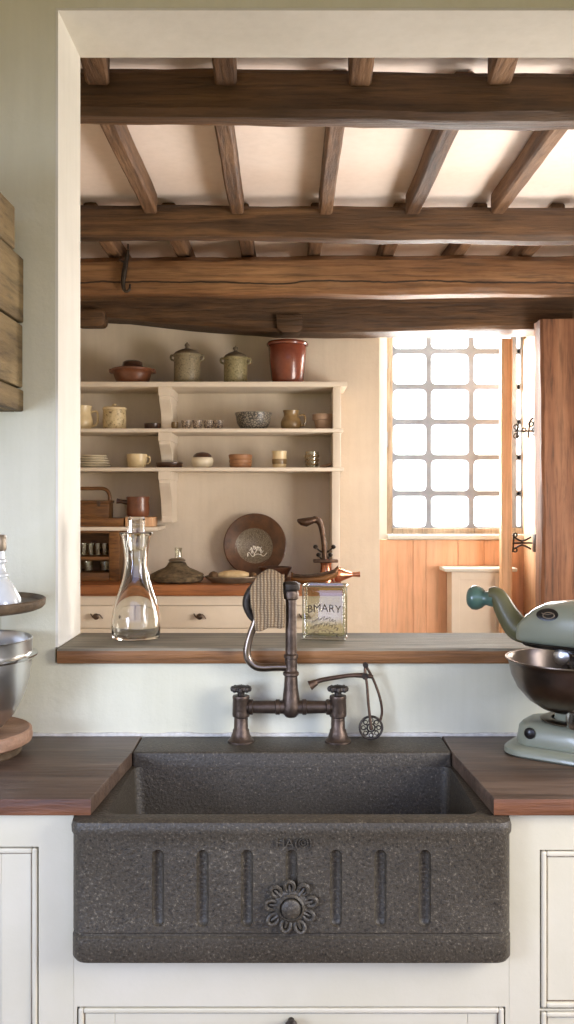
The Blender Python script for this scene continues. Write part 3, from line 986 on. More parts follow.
for r, (w, zc, n) in enumerate(((0.062, 0.055, 9), (0.07, 0.040, 11), (0.072, 0.024, 8))):
    pts = []
    for k in range(n * 6 + 1):
        s = k / (n * 6)
        x = -w / 2 + w * s
        pts.append((x + 0.002 + 0.003 * math.sin(s * n * 2 * PI), -jd - 0.0008, zc - 0.012 * (2 * s - 1) ** 2 + 0.0035 * math.sin(s * n * 2 * PI + r) + 0.002 * math.sin(s * 31 + r)))
    tube(bm, pts, 0.0006, 5)
part('lettering', bm, 'ink', t, world=False, smooth=False)

# ---- green stand mixer
MO = Vector((0.608, 1.97, WT1 + 0.0004)); MA = math.radians(-35)
mix = thing('stand_mixer', 'vintage sage green stand mixer with steel bowl on the worktop', 'mixer', MO, MA)
bm = bmesh.new()
rings = [[(x, y, z) for x, y in rrect(-0.135 + i, 0.30 - i, -0.09 + i, 0.09 - i, 0.05, 6)] for z, i in ((0, 0.004), (0.004, 0.0), (0.014, 0.001), (0.019, 0.006), (0.021, 0.014))]
loft(bm, rings)
part('foot_plate', bm, 'enamel', mix, world=False)
bm = bmesh.new()
rings = [[(x, y, z) for x, y in rrect(-0.110 + i, 0.28 - i, -0.068 + i, 0.068 - i, 0.035, 6)] for z, i in ((0.0215, 0.002), (0.03, 0.0), (0.060, 0.004), (0.068, 0.010), (0.072, 0.022))]
loft(bm, rings)
base = part('base', bm, 'enamel', mix, world=False)
bm = bmesh.new()
lathe(bm, [(0.012, -0.0672), (0.012, -0.0705), (0.009, -0.073), (0.0, -0.0735)], (-0.070, 0, 0.05), 20, 'Y')
part('speed_knob', bm, 'black', base, world=False)
bm = bmesh.new()
lathe(bm, [(0.045, 0.0715), (0.066, 0.073), (0.069, 0.077), (0.062, 0.080), (0.045, 0.079)], (0.0, 0, 0), 40)
part('bowl_clamp', bm, 'steel_dark', base, world=False)
bm = bmesh.new()
lathe(bm, [(0.0, 0.0725), (0.042, 0.0725), (0.038, 0.080), (0.036, 0.0915), (0.0, 0.0915)], (0, 0, 0), 36)
part('pedestal', bm, 'enamel', mix, world=False)
bm = bmesh.new()
lathe(bm, [(0.0, 0.0725), (0.034, 0.0725), (0.035, 0.076), (0.034, 0.106), (0.030, 0.110), (0.0, 0.110)], (0.035, -0.046, 0), 32)
part('bowl_lock', bm, 'chrome', mix, world=False)
bm = bmesh.new()
pts = [(0.0, 0.092), (0.040, 0.092), (0.066, 0.100), (0.094, 0.118), (0.116, 0.143), (0.129, 0.170), (0.1335, 0.192), (0.136, 0.200), (0.1420, 0.205), (0.1420, 0.2075), (0.135, 0.2065), (0.1295, 0.195), (0.125, 0.171), (0.112, 0.146), (0.090, 0.122), (0.064, 0.104), (0.0, 0.0955)]
lathe(bm, pts, (0, 0, 0), 64)
bowl = part('bowl', bm, 'steel_dark', mix, world=False)
bm = bmesh.new()
ca, sa = math.cos(-0.72), math.sin(-0.72)
hp = [(0.130, 0.186), (0.147, 0.189), (0.165, 0.179), (0.173, 0.158), (0.165, 0.138), (0.142, 0.129), (0.109, 0.131)]
tube(bm, [(r * ca, r * sa, z) for r, z in hp], 0.006, 10, sub=5)
part('bowl_handle', bm, 'chrome', bowl, world=False)
# head
bm = bmesh.new()
sec = [(-0.121, 0.262, 0.243, 0.016), (-0.114, 0.277, 0.238, 0.034), (-0.098, 0.295, 0.235, 0.047), (-0.075, 0.313, 0.234, 0.057), (-0.05, 0.325, 0.233, 0.063), (0.0, 0.332, 0.232, 0.068), (0.1, 0.336, 0.232, 0.070), (0.19, 0.331, 0.234, 0.066), (0.25, 0.312, 0.240, 0.052), (0.272, 0.290, 0.252, 0.03)]
rings = []
for x, zt_, zb_, hw in sec:
    hc, hr = (zt_ + zb_) / 2, (zt_ - zb_) / 2
    ring = []
    for k in range(28):
        a = 2 * PI * k / 28
        c_, s_ = math.cos(a), math.sin(a)
        ee = 2.0 / (4.2 if s_ < 0 else 2.6)
        ring.append((x, hw * math.copysign(abs(c_) ** ee, c_), hc + hr * math.copysign(abs(s_) ** ee, s_)))
    rings.append(ring)
loft(bm, rings)
head = part('head', bm, 'enamel', mix, world=False)
bm = bmesh.new()
rings = []
for z, i in ((0.2285, 0.012), (0.2315, 0.004), (0.237, 0.001), (0.2385, 0.004)):
    rings.append([(x, y, z) for x, y in rrect(-0.108 + i, 0.255 - i, -0.062 + i, 0.062 - i, 0.05, 6)])
loft(bm, rings)
part('head_trim', bm, 'iron', head, world=False, label='dark seam band under the head')
bm = bmesh.new()
tube(bm, [(-0.095, 0, 0.258), (-0.122, 0, 0.262), (-0.140, 0, 0.281), (-0.154, 0, 0.303), (-0.164, 0, 0.322), (-0.174, 0, 0.332), (-0.184, 0, 0.331)], [0.030, 0.029, 0.026, 0.023, 0.0205, 0.0185, 0.0175], 18, sub=5)
arm = part('crank_arm', bm, 'enamel_olive', mix, world=False, label='olive green curved crank arm')
bm = bmesh.new()
lathe(bm, [(0.0, -0.176), (0.0185, -0.176), (0.0175, -0.186), (0.0155, -0.196), (0.018, -0.203), (0.023, -0.208), (0.0275, -0.218), (0.0275, -0.228), (0.022, -0.236), (0.012, -0.240), (0.0, -0.241)], (0, 0, 0.323), 32, 'X')
part('crank_knob', bm, 'enamel_teal', arm, world=False, label='teal round knob')
# badge on the near side of the head
bm = bmesh.new()
def on_head(a, b, off):
    # point on the near flank of the head
    x = -0.034 + a
    z = 0.304 + b
    f = min(1.0, abs((z - 0.281) / 0.047))
    y = -0.0665 * (1 - f ** 2.6) ** (1 / 2.6)
    return Vector((x, y - off, z))
for rr, col_, off in ((1.0, 0, 0.002),):
    c0 = bm.verts.new(on_head(0, 0, off + 0.002))
    ringv = [bm.verts.new(on_head(0.0235 * math.cos(2 * PI * k / 32), 0.0125 * math.sin(2 * PI * k / 32), off)) for k in range(32)]
    ring2 = [bm.verts.new(on_head(0.0235 * math.cos(2 * PI * k / 32), 0.0125 * math.sin(2 * PI * k / 32), -0.004)) for k in range(32)]
    for k in range(32):
        bm.faces.new((c0, ringv[k], ringv[(k + 1) % 32]))
        bm.faces.new((ringv[k], ring2[k], ring2[(k + 1) % 32], ringv[(k + 1) % 32]))
bdg = part('badge', bm, 'black', head, world=False, label='black oval badge')
bm = bmesh.new()
tube(bm, [on_head(0.004 + 0.012 * math.cos(2 * PI * k / 24), -0.001 + 0.006 * math.sin(2 * PI * k / 24), 0.0042) for k in range(24)], 0.0012, 6, closed=True)
tube(bm, [on_head(-0.012, 0.003, 0.004), on_head(0.0, 0.0005, 0.0048), on_head(0.013, 0.004, 0.004)], 0.001, 6, sub=4)
part('emblem', bm, 'pewter', bdg, world=False)
bm = bmesh.new()
lathe(bm, [(0.0, 0.2285), (0.034, 0.2285), (0.036, 0.222), (0.028, 0.214), (0.026, 0.196), (0.012, 0.192), (0.010, 0.165), (0.0, 0.164)], (0, 0, 0), 32)
hub = part('planetary_hub', bm, 'chrome', mix, world=False)
bm = bmesh.new()
lathe(bm, [(0.013, 0.0), (0.017, -0.006), (0.017, -0.012), (0.012, -0.015), (0.0, -0.016)], (-0.012, -0.028, 0.214), 24, 'Y')
part('hub_cap', bm, 'steel', hub, world=False)
bm = bmesh.new()
for s in (-1, 1):
    tube(bm, [(0, 0, 0.168), (s * 0.035, 0, 0.150), (s * 0.05, 0, 0.128), (0, 0, 0.112)], 0.004, 8, sub=5)
part('beater', bm, 'steel', mix, world=False)
bm = bmesh.new()
rings = [[(x, y, z) for x, y in rrect(0.185 - i, 0.262 + i * 0.3, -0.05 - i, 0.05 + i, 0.03, 5)] for z, i in ((0.079, 0.006), (0.10, 0.0), (0.2, -0.006), (0.234, 0.0))]
loft(bm, rings)
part('column', bm, 'enamel', mix, world=False)

# ================================================================== THE DINING ROOM BEHIND
YK = 5.75                               # plane of its far wall
AX0, AX1 = 0.5625, 1.555                # window recess
AZ0, AZ1 = 0.0, 2.60
bm = bmesh.new()
box(bm, XL, AX0, YK, YF + 0.1, 0, ZC)
box(bm, AX1, XR, YK, YF + 0.1, 0, ZC)
box(bm, AX0, AX1, YK, YF + 0.1, AZ1, ZC)
box(bm, AX0, AX1, YF, YF + 0.1, 0, 1.20)
structure('wall_back', bm, 'beige_plaster')
bm = bmesh.new()                        # white plaster return of the recess
box(bm, AX0, AX0 + 0.004, YK + 0.002, YF - 0.001, 0, AZ1 - 0.001)
structure('trim_3', bm, 'cream_plaster')

# window with iron glazing bars
WD = 6.06
wx0, wx1 = AX0 + 0.005, AX1 - 0.002
wz0, wz1 = 1.235, 2.598
win = bpy.data.objects.new('window_1', None); COL.objects.link(win)
win.location = ((wx0 + wx1) / 2, WD, wz0); tag(win, kind='structure')
bm = bmesh.new()
fx0 = W(386, 0, WD).x; gx0 = W(392, 0, WD).x
gx1 = wx1 - 0.02
gz0 = W(0, 528, WD).z
box(bm, fx0, gx0, WD - 0.03, WD + 0.04, W(0, 534, WD).z, wz1, 0.004)
box(bm, gx1, wx1, WD - 0.03, WD + 0.04, W(0, 534, WD).z, wz1, 0.004)
box(bm, gx0, gx1, WD - 0.03, WD + 0.04, W(0, 534, WD).z, gz0, 0.004)
box(bm, gx0, gx1, WD - 0.03, WD + 0.04, wz1 - 0.03, wz1, 0.004)
part('window_frame', bm, 'win_frame', win)
bm = bmesh.new()
box(bm, wx0, fx0 - 0.0005, WD - 0.06, WD + 0.05, 1.205, wz1, 0.002)
box(bm, fx0, wx1, WD - 0.09, WD + 0.05, 1.203, W(0, 534.5, WD).z, 0.004)
part('window_sill', bm, 'cream_plaster', win)
bm = bmesh.new()
vx = [gx0] + [W(p, 0, WD).x for p in (428.5, 471, 513.5)] + [gx1]
vz = [gz0] + [W(0, p, WD).z for p in (493.5, 457.5, 422, 387, 351.5)] + [wz1 - 0.03]
bw = 0.017
for i in range(len(vx) - 1):
    for j in range(len(vz) - 1):
        x0, x1, z0, z1 = vx[i], vx[i + 1], vz[j], vz[j + 1]
        iw = [(bw if i > 0 else 0.008), (bw if i < len(vx) - 2 else 0.008), (bw if j > 0 else 0.008), (bw if j < len(vz) - 2 else 0.008)]
        inn = rrect(x0 + iw[0], x1 - iw[1], z0 + iw[2], z1 - iw[3], min(0.03, (x1 - x0) * 0.25), 4)
        # matching outer ring, pushed to the cell border
        m = 5
        out = []
        for k, (a, b_) in enumerate(inn):
            qd = k // m
            corner = [(x1, z1), (x0, z1), (x0, z0), (x1, z0)][qd]
            s = (k % m) / (m - 1)
            if qd == 0: o_ = (x1, z1 - iw[3] - 0.03 + (iw[3] + 0.03) * min(1, 2 * s)) if s <= 0.5 else (x1 - (iw[1] + 0.03) * (2 * s - 1), z1)
            elif qd == 1: o_ = (x0 + (iw[0] + 0.03) * (1 - min(1, 2 * s)), z1) if s <= 0.5 else (x0, z1 - (iw[3] + 0.03) * (2 * s - 1))
            elif qd == 2: o_ = (x0, z0 + (iw[2] + 0.03) * (1 - min(1, 2 * s))) if s <= 0.5 else (x0 + (iw[0] + 0.03) * (2 * s - 1), z0)
            else: o_ = (x1 - (iw[1] + 0.03) * (1 - min(1, 2 * s)), z0) if s <= 0.5 else (x1, z0 + (iw[2] + 0.03) * (2 * s - 1))
            out.append(o_)
        n_ = len(inn)
        for yy0, yy1 in ((WD - 0.008, WD + 0.008),):
            A = [bm.verts.new((a, yy0, b_)) for a, b_ in inn]
            B = [bm.verts.new((a, yy0, b_)) for a, b_ in out]
            C_ = [bm.verts.new((a, yy1, b_)) for a, b_ in inn]
            D_ = [bm.verts.new((a, yy1, b_)) for a, b_ in out]
            for k in range(n_):
                k2 = (k + 1) % n_
                bm.faces.new((A[k], A[k2], B[k2], B[k]))
                bm.faces.new((C_[k2], C_[k], D_[k], D_[k2]))
                bm.faces.new((A[k2], A[k], C_[k], C_[k2]))
part('glazing_bars', bm, 'lead', win)
bm = bmesh.new()
box(bm, gx0, gx1, WD - 0.002, WD + 0.002, gz0, wz1 - 0.03)
part('window_pane', bm, 'pane', win)
bm = bmesh.new()
for z in (W(0, 362, WD).z, W(0, 440, WD).z):
    box(bm, fx0 - 0.008, fx0 + 0.008, WD - 0.042, WD - 0.028, z - 0.05, z + 0.05, 0.003)
part('hinge', bm, 'lead', win)

# plank lining below the window
bm = bmesh.new()
ed = [AX0 + 0.005] + [W(p, 0, 6.0).x for p in (413, 426, 458, 484)] + [1.40, AX1 - 0.002]
for a, b_ in zip(ed[:-1], ed[1:]):
    box(bm, a + 0.0008, b_ - 0.0008, 6.0 + 0.002 * math.sin(a * 50), YF - 0.001, 0.0, 1.199, 0.003)
structure('trim_4', bm, 'wainscot')
# plank lining of the recess side
bm = bmesh.new()
for a, b_ in ((YK - 0.25, YK - 0.10), (YK - 0.0985, 5.83), (5.8315, 5.97)):
    box(bm, 1.522, AX1 - 0.0005 if a < YK - 0.2 else 1.548, a, b_, 0.0, 2.50, 0.003)
structure('trim_5', bm, 'pale_post')

# slender pale oak post at the window
bm = rough_bar((1.342, 5.70, 0.0), (1.342, 5.70, 2.455), 0.066, 0.07, 41, 30, 0.002, None, (0, 1, 0), 0.006)
single('window_post', bm, 'pale_post', 'slender pale oak post standing upright in front of the window', 'post', kind='thing')
# dark corner post
bm = rough_bar((1.585, 5.36, 0.0), (1.57, 5.36, 2.50), 0.25, 0.16, 43, 36, 0.006, None, (0, 1, 0), 0.018)
single('corner_post', bm, 'post', 'heavy dark oak post at the right of the window, beneath the lintel beam', 'post', kind='thing')

# iron shutter fittings on the lining
def fitting(name, label, pts_list, D, loops, plate):
    t = thing(name, label, 'latch', W(plate[0], plate[1], D))
    bm = bmesh.new()
    for pts in pts_list:
        tube(bm, [W(a, b_, D) for a, b_ in pts], 0.006, 8, sub=3)
    for (a, b_, r) in loops:
        c = W(a, b_, D)
        tube(bm, [c + Vector((r * math.cos(2 * PI * k / 16), 0, r * math.sin(2 * PI * k / 16))) for k in range(16)], 0.005, 7, closed=True)
    part('scroll_bars', bm, 'iron', t)
    bm = bmesh.new()
    c = W(plate[0], plate[1], D)
    box(bm, 1.510, 1.5216, D - 0.03, D + 0.03, c.z - plate[3], c.z + plate[3], 0.002)
    part('back_plate', bm, 'iron', t)
fitting('scrolled_latch', 'black scrolled iron latch high on the pale plank beside the window', [[(517, 438), (518, 424)], [(514, 431), (536, 431)], [(528, 438), (530, 422), (533, 418)], [(534, 436), (536, 414)], [(538, 432), (538, 416)]], 5.68, [(516, 436, 0.014), (516, 427, 0.014), (524, 430, 0.012), (531, 424, 0.014), (534, 430, 0.012)], (535.5, 425, 0.014, 0.06))
fitting('strap_latch', 'grey iron strap latch low on the pale plank beside the window', [[(513, 552), (514, 534)], [(514, 543), (532, 543)], [(514, 537), (522, 541), (531, 537)], [(514, 549), (522, 545), (531, 549)]], 5.68, [(515, 535, 0.012), (515, 550, 0.012)], (532, 543, 0.013, 0.055))

# small pale cupboard in the recess
t = thing('small_cupboard', 'small pale painted cupboard standing in the window recess', 'cupboard', (1.19, 5.83, 0))
cx0, cx1 = W(450, 0, 5.80).x, W(506, 0, 5.80).x
ctop = W(0, 568, 5.80).z
bm = bmesh.new()
box(bm, cx0 + 0.012, cx1 - 0.012, 5.822, 5.985, 0.0, ctop - 0.024)
part('carcass', bm, 'dresser_paint', t)
bm = bmesh.new()
frame_ring(bm, cx0 + 0.012, cx1 - 0.012, 0.55, ctop - 0.026, 0.05, 5.806, 5.8215)
box(bm, cx0 + 0.062, cx1 - 0.062, 5.814, 5.8215, 0.60, ctop - 0.076)
part('door', bm, 'dresser_paint', t, smooth=False)
bm = bmesh.new()
box(bm, W(444, 0, 5.8).x, W(517, 0, 5.8).x, 5.785, 5.99, ctop - 0.0235, ctop, 0.006)
part('top_board', bm, 'cream_plaster', t)

# ------------------------------------------------------------------ ceiling timbers
H0 = 1.235
def timber(name, label, cat, bm, mat, group=None):
    return single(name, bm, mat, label, cat, group, kind='thing')
D1, D2 = 2.95, 4.32
zb1, zt1 = CAMZ + H0, CAMZ + 1.392
timber('ceiling_beam', 'dark hewn oak ceiling beam, the first and widest beyond the opening', 'beam',
       rough_bar((XL + 0.003, D1 + 0.06, (zb1 + zt1) / 2), (XR - 0.003, D1 + 0.06, (zb1 + zt1) / 2), 0.12, zt1 - zb1, 1, 60, 0.006, lambda s: (0.012 * math.sin(5 * s + 1), 0.014 * math.sin(3.5 * s + 1.8)), cham=0.022), 'beam')
timber('ceiling_beam', 'dark hewn oak ceiling beam, the second one into the room, middle of three', 'beam',
       rough_bar((XL + 0.003, D2 + 0.06, (zb1 + zt1) / 2), (XR - 0.003, D2 + 0.06, (zb1 + zt1) / 2 - 0.006), 0.12, zt1 - zb1 - 0.006, 2, 60, 0.006, lambda s: (0.008 * math.sin(6 * s), 0.008 * math.sin(4 * s + 1)), cham=0.02), 'beam')
D3 = 5.0
timber('ceiling_beam', 'lighter brown oak ceiling beam with a long crack, just before the far wall', 'beam',
       rough_bar((XL + 0.003, D3 + 0.08, 2.668), (XR - 0.003, D3 + 0.08, 2.698), 0.16, 0.205, 3, 60, 0.007, lambda s: (0.008 * math.sin(5 * s), 0.01 * math.sin(4 * s)), cham=0.03), 'beam_light')
# lintel over shelves and window
D4 = 5.46
def lsag(s):
    x = XL + (XR - XL) * s
    z = 2.560 if x < -1.2 else (2.560 - 0.10 * (x + 1.2) / 1.15 if x < -0.05 else 2.46 + 0.018 * min(1.0, (x + 0.05) / 1.5))
    return (z - 2.53, 0.0)
lint = thing('lintel_beam', 'dark bowed oak lintel beam against the far wall over shelves and window', 'beam', (0, D4 + 0.1, 2.53))
lint['kind'] = 'thing'
part('timber', rough_bar((XL + 0.003, D4 + 0.14, 2.6475), (XR - 0.003, D4 + 0.14, 2.6475), 0.27, 0.235, 5, 60, 0.006, lsag, cham=0.02), 'beam', lint)
bm = bmesh.new()
a, b_ = W(276, 320, D4 - 0.01), W(303, 332, D4 - 0.01)
prism(bm, [(a.x, a.z + 0.03), (b_.x, a.z + 0.03), (b_.x - 0.006, b_.z + 0.02), (b_.x - 0.03, b_.z), (a.x + 0.04, b_.z), (a.x + 0.008, b_.z + 0.02)], D4 - 0.02, D4 + 0.12, 'XZ', 0.004)
part('pad', bm, 'beam', lint)
bm = bmesh.new()
a, b_ = W(80, 309, D4 - 0.03), W(105, 326, D4 - 0.03)
rings = []
for yy, ins in ((D4 - 0.05, 0.012), (D4 - 0.04, 0.0), (D4 + 0.06, 0.0)):
    rings.append([(x, yy, z) for x, z in rrect(a.x - 0.03 + ins, b_.x - ins, b_.z + ins, a.z - ins, 0.03, 5)])
loft(bm, rings)
part('beam_end', bm, 'beam', lint)

# joists running into the room
zj = CAMZ + 1.34
def joist(x0, y0, x1, y1, w, seed, label, group, zj=CAMZ + 1.34):
    h = ZC - 0.003 - zj
    bm = rough_bar((x0, y0, zj + h / 2), (x1, y1, zj + h / 2), w, h, seed, 24, 0.003, None, (0, 0, 1), 0.008)
    return timber('ceiling_joist', label, 'joist', bm, 'joist', group)
G1, G2, G3 = 'joists above the front beam', 'joists between the front and middle beams', 'joists behind the middle beam'
names = ['leftmost', 'second from the left', 'third from the left', 'fourth from the left', 'fifth from the left']
for k, (xa, xb) in enumerate(((-0.60, -0.612), (-0.197, -0.203), (0.232, 0.228), (0.68, 0.672), (1.10, 1.095))):
    joist(xa * 0.9, YB + 0.004, xb, D1 - 0.012, 0.074, 10 + k, 'short dark joist end on the front beam, ' + names[k], G1, CAMZ + 1.325)
names[4] = 'rightmost of five'
for k, (xa, xb) in enumerate(((-0.648, -0.650), (-0.2385, -0.244), (0.172, 0.170), (0.588, 0.580), (0.985, 0.978))):
    joist(xa, D1 + 0.128, xb, D2 - 0.008, 0.063 if k not in (3,) else 0.066, 20 + k, 'long joist between the front and middle beams, ' + names[k], G2)
n7 = ['leftmost of seven', 'second from the left', 'third from the left', 'fourth, in the middle', 'third from the right', 'second from the right', 'rightmost of seven']
for k, xa in enumerate((-0.96, -0.584, -0.228, 0.139, 0.541, 0.925, 1.30)):
    joist(xa, D2 + 0.128, xa, YK - 0.01, 0.070, 30 + k, 'short stretch of joist behind the middle beam, ' + n7[k], G3)

# iron hook hanging on the light beam
t = thing('beam_hook', 'black iron hook hanging on the light brown beam', 'hook', W(125, 292, D3 - 0.02))
bm = bmesh.new()
HD = D3 - 0.022
tube(bm, [W(128, 250, HD), W(126, 262, HD), W(124, 274, HD), W(123, 284, HD), W(125, 291, HD), W(129, 290, HD), W(130, 284, HD)], [0.007, 0.013, 0.015, 0.012, 0.009, 0.008, 0.005], 10, sub=4)
part('shank', bm, 'iron', t)
bm = bmesh.new()
tube(bm, [W(124, 262, HD), W(119, 260, HD)], 0.006, 8)
part('spur', bm, 'iron', t)
bm = bmesh.new()
tube(bm, [W(128, 252, HD), W(128, 244, HD)], 0.004, 6)
part('eyelet', bm, 'iron', t)

# ------------------------------------------------------------------ wall shelves
SF = 5.40
ZS1, ZS2, ZS3, ZS4 = 2.155, 1.880, 1.651, 1.3015
sh = thing('wall_shelf_unit', 'cream painted plate shelves with scalloped uprights on the far wall', 'shelf', (-0.6, YK - 0.01, ZS4))
xl = XL + 0.004
for z, xr, th in ((ZS1, 0.341, 0.030), (ZS2, 0.318, 0.022), (ZS3, 0.322, 0.022), (ZS4, -0.772, 0.022)):
    bm = bmesh.new()
    box(bm, xl, xr, SF, YK - 0.001, z - th, z, 0.003)
    part('shelf_board', bm, 'dresser_paint', sh)
def upright(xa, xb, zones, name):
    for z0, z1, big in zones:
        bm = bmesh.new()
        h = z1 - z0
        zt_ = z1 - 0.0505
        d0 = SF + 0.010
        pts = [(YK - 0.0015, z0 + 0.0005), (YK - 0.0015, zt_), (d0, zt_), (d0, zt_ - 0.02)]
        for k in range(1, 13):            # ogee front edge
            s = k / 12
            pts.append((d0 + 0.10 * (0.5 - 0.5 * math.cos(PI * min(1, s * 1.5))) + 0.010 * math.sin(s * 8), zt_ - 0.02 - (zt_ - 0.02 - z0 - 0.02) * s))
        pts.append((pts[-1][0], z0 + 0.0005))
        prism(bm, pts, xa, xb, 'YZ', 0.0)
        box(bm, xa - 0.006, xb + 0.006, SF + 0.004, YK - 0.002, zt_ + 0.0002, z1 - 0.0005, 0.003)
        part(name, bm, 'dresser_paint', sh, smooth=False)
upright(W(159, 0, SF).x, W(170, 0, SF).x, [(ZS2, ZS1 - 0.030, True), (ZS3, ZS2 - 0.022, True), (1.325, ZS3 - 0.022, True)], 'bracket')
bm = bmesh.new()
box(bm, W(333, 0, SF).x, W(341, 0, SF).x, SF + 0.01, YK - 0.0015, ZS2, ZS1 - 0.0305, 0.003)
box(bm, W(333, 0, SF).x, W(341, 0, SF).x, SF + 0.01, YK - 0.0015, ZS3, ZS2 - 0.0225, 0.003)
box(bm, W(332, 0, SF).x, W(340, 0, SF).x, SF + 0.02, YK - 0.0015, 0.9815, ZS3 - 0.0225, 0.003)
part('side_board', bm, 'dresser_paint', sh)

# ------------------------------------------------------------------ dresser below
DF, DZ = 5.2, 0.981
t = thing('dresser', 'long pale dresser with orange oak top and three drawers under the shelves', 'dresser', (-0.8, DF, 0))
dx1 = W(343, 0, DF).x
bm = bmesh.new()
box(bm, xl, dx1, DF - 0.02, YK - 0.002, DZ - 0.062, DZ, 0.005)
part('top', bm, 'dresser_top', t)
bm = bmesh.new()
box(bm, xl, dx1 - 0.02, DF + 0.0205, YK - 0.002, 0.0, DZ - 0.0625)
xs = [xl + 0.02, W(102, 0, DF).x - 0.42 + 0.40, 0, 0]
edges = [-1.84, -1.33, -0.79, -0.20, dx1 - 0.05]
drw = [(-1.84, -0.80 - 0.0), (-0.79, -0.235), (-0.225, dx1 - 0.05)]
drw = [(-1.84, W(132, 0, DF).x), (W(135, 0, DF).x, W(265, 0, DF).x), (W(268, 0, DF).x, dx1 - 0.045)]
zd0, zd1 = W(0, 628, DF).z, W(0, 606, DF).z
box(bm, xl, dx1 - 0.02, DF, DF + 0.02, zd1 + 0.003, DZ - 0.0625)
box(bm, xl, dx1 - 0.02, DF, DF + 0.02, zd0 - 0.05, zd0 - 0.003)
box(bm, xl, dx1 - 0.02, DF + 0.004, DF + 0.02, 0.0, zd0 - 0.0505)
part('carcass', bm, 'dresser_paint', t, smooth=False)
for (a, b_), kx in zip(drw, ([97], [200], [305])):
    bm = bmesh.new()
    box(bm, a, b_, DF + 0.002, DF + 0.02, zd0, zd1, 0.003)
    d = part('drawer', bm, 'dresser_paint', t)
    bm = bmesh.new()
    c = W(kx[0], 616, DF)
    lathe(bm, [(0.0, 0.004), (0.008, 0.002), (0.007, -0.014), (0.017, -0.02), (0.018, -0.028), (0.01, -0.034), (0.0, -0.035)], (c.x, DF, c.z), 18, 'Y')
    tube(bm, [c + Vector((-0.035, -0.006, 0.014)), c + Vector((-0.015, -0.01, -0.01)), c + Vector((0.012, -0.012, 0.01)), c + Vector((0.034, -0.006, -0.014))], 0.0035, 8, sub=4)
    part('knob', bm, 'bronze', d)

# ------------------------------------------------------------------ pots and dishes
ID = 5.53
PM = ID / F
def lp(prof):
    return [(r * PM, h * PM) for r, h in prof]
def pot(name, label, cat, px, zb, parts, group=None, D=ID):
    """a lathed vessel; parts: (part name, profile in pixels, material, extra builder)"""
    c = W(px, 0, D); c.z = zb + 0.0006
    if len(parts) == 1:
        bm = bmesh.new()
        lathe(bm, lp(parts[0][1]), c, 32)
        if len(parts[0]) > 3: parts[0][3](bm, c)
        return single(name, bm, parts[0][2], label, cat, group)
    t = thing(name, label, cat, c, 0, group)
    for p in parts:
        bm = bmesh.new()
        if p[1]: lathe(bm, lp(p[1]), c, 32)
        if len(p) > 3: p[3](bm, c)
        part(p[0], bm, p[2], t)
    return t
def open_vessel(outer, th=0.9):
    o_ = list(outer)
    inner = [(max(r - th, 0.0), h) for r, h in reversed(o_) if r > 0]
    inner[-1] = (inner[-1][0], max(inner[-1][1], 1.4))
    return o_ + inner + [(0.0, 1.4)]
def ear(px0, h0, h1, out, r=0.9, side=1, n=1):
    """a loop handle in pixels"""
    def f(bm, c):
        s = side
        tube(bm, [c + Vector((s * px0 * PM, 0, h1 * PM)), c + Vector((s * (px0 + out * 0.8) * PM, 0, (h1 + 0.3) * PM)), c + Vector((s * (px0 + out) * PM, 0, (h0 + (h1 - h0) * 0.55) * PM)), c + Vector((s * (px0 + out * 0.7) * PM, 0, (h0 + 1) * PM)), c + Vector((s * (px0 - 0.5) * PM, 0, h0 * PM))], r * PM, 8, sub=4)
    return f
def both(f, g):
    def h(bm, c): f(bm, c); g(bm, c)
    return h

# top shelf
z = ZS1
def lugs(bm, c):
    for s in (-1, 1):
        a = c + Vector((s * 17.5 * PM, 0, 13.0 * PM))
        box(bm, min(a.x, a.x + s * 5.5 * PM), max(a.x, a.x + s * 5.5 * PM), a.y - 0.03, a.y + 0.03, a.z - 0.012, a.z + 0.012, 0.006)
pot('casserole', 'brown terracotta casserole with dark domed lid on the top shelf', 'casserole', 132.5, z, [
    ('dish', open_vessel([(0, 0), (15, 0), (16.5, 3), (18.5, 9), (19.5, 12), (21, 13), (21, 15), (18.5, 15)], 1.2), 'terracotta', lugs),
    ('lid', [(18.0, 14.6), (17, 16), (11, 17.2), (10, 19), (9.5, 22), (7, 23.3), (0, 23.6)], 'dark_glaze')])
def crock(px, label, w, h, mat, hh):
    k = w / 13.5
    def ears(bm, c):
        for s in (-1, 1):
            ear(12.8 * k, h - 6.5, h - 1.5, 3.8, 1.1, s)(bm, c)
    pot('lidded_crock', label, 'crock', px, z, [
        ('jar', [(0, 0), (12.6 * k, 0), (13.2 * k, 1), (13.5 * k, h * 0.4), (13.2 * k, h - 3), (14.2 * k, h - 2), (14.2 * k, h - 0.5), (12.5 * k, h), (0, h)], mat, ears),
        ('lid', [(13.2 * k, h + 0.1), (12.0 * k, h + 2.0), (8 * k, h + 4.0), (4 * k, h + 5.2), (2.0, h + 6.0), (1.6, h + 7.2), (2.6, h + 8.5), (2.2, h + 10), (0.8, h + hh - 1), (0, h + hh)], 'stoneware', None) if False else
        ('lid', [(13.2 * k, h + 0.1), (12.0 * k, h + 2.0), (8 * k, h + 4.0), (4 * k, h + 5.2), (2.0, h + 6.0), (1.6, h + 7.2), (2.6, h + 8.5), (2.2, h + 10), (0.8, h + hh - 1), (0, h + hh)], 'pewter')])
crock(187, 'taller grey-green stoneware crock with finial lid on the top shelf', 13.2, 30, 'stoneware', 12.5)
crock(235.5, 'shorter olive-green stoneware crock with finial lid on the top shelf', 11.8, 27, 'stoneware_b', 11.5)
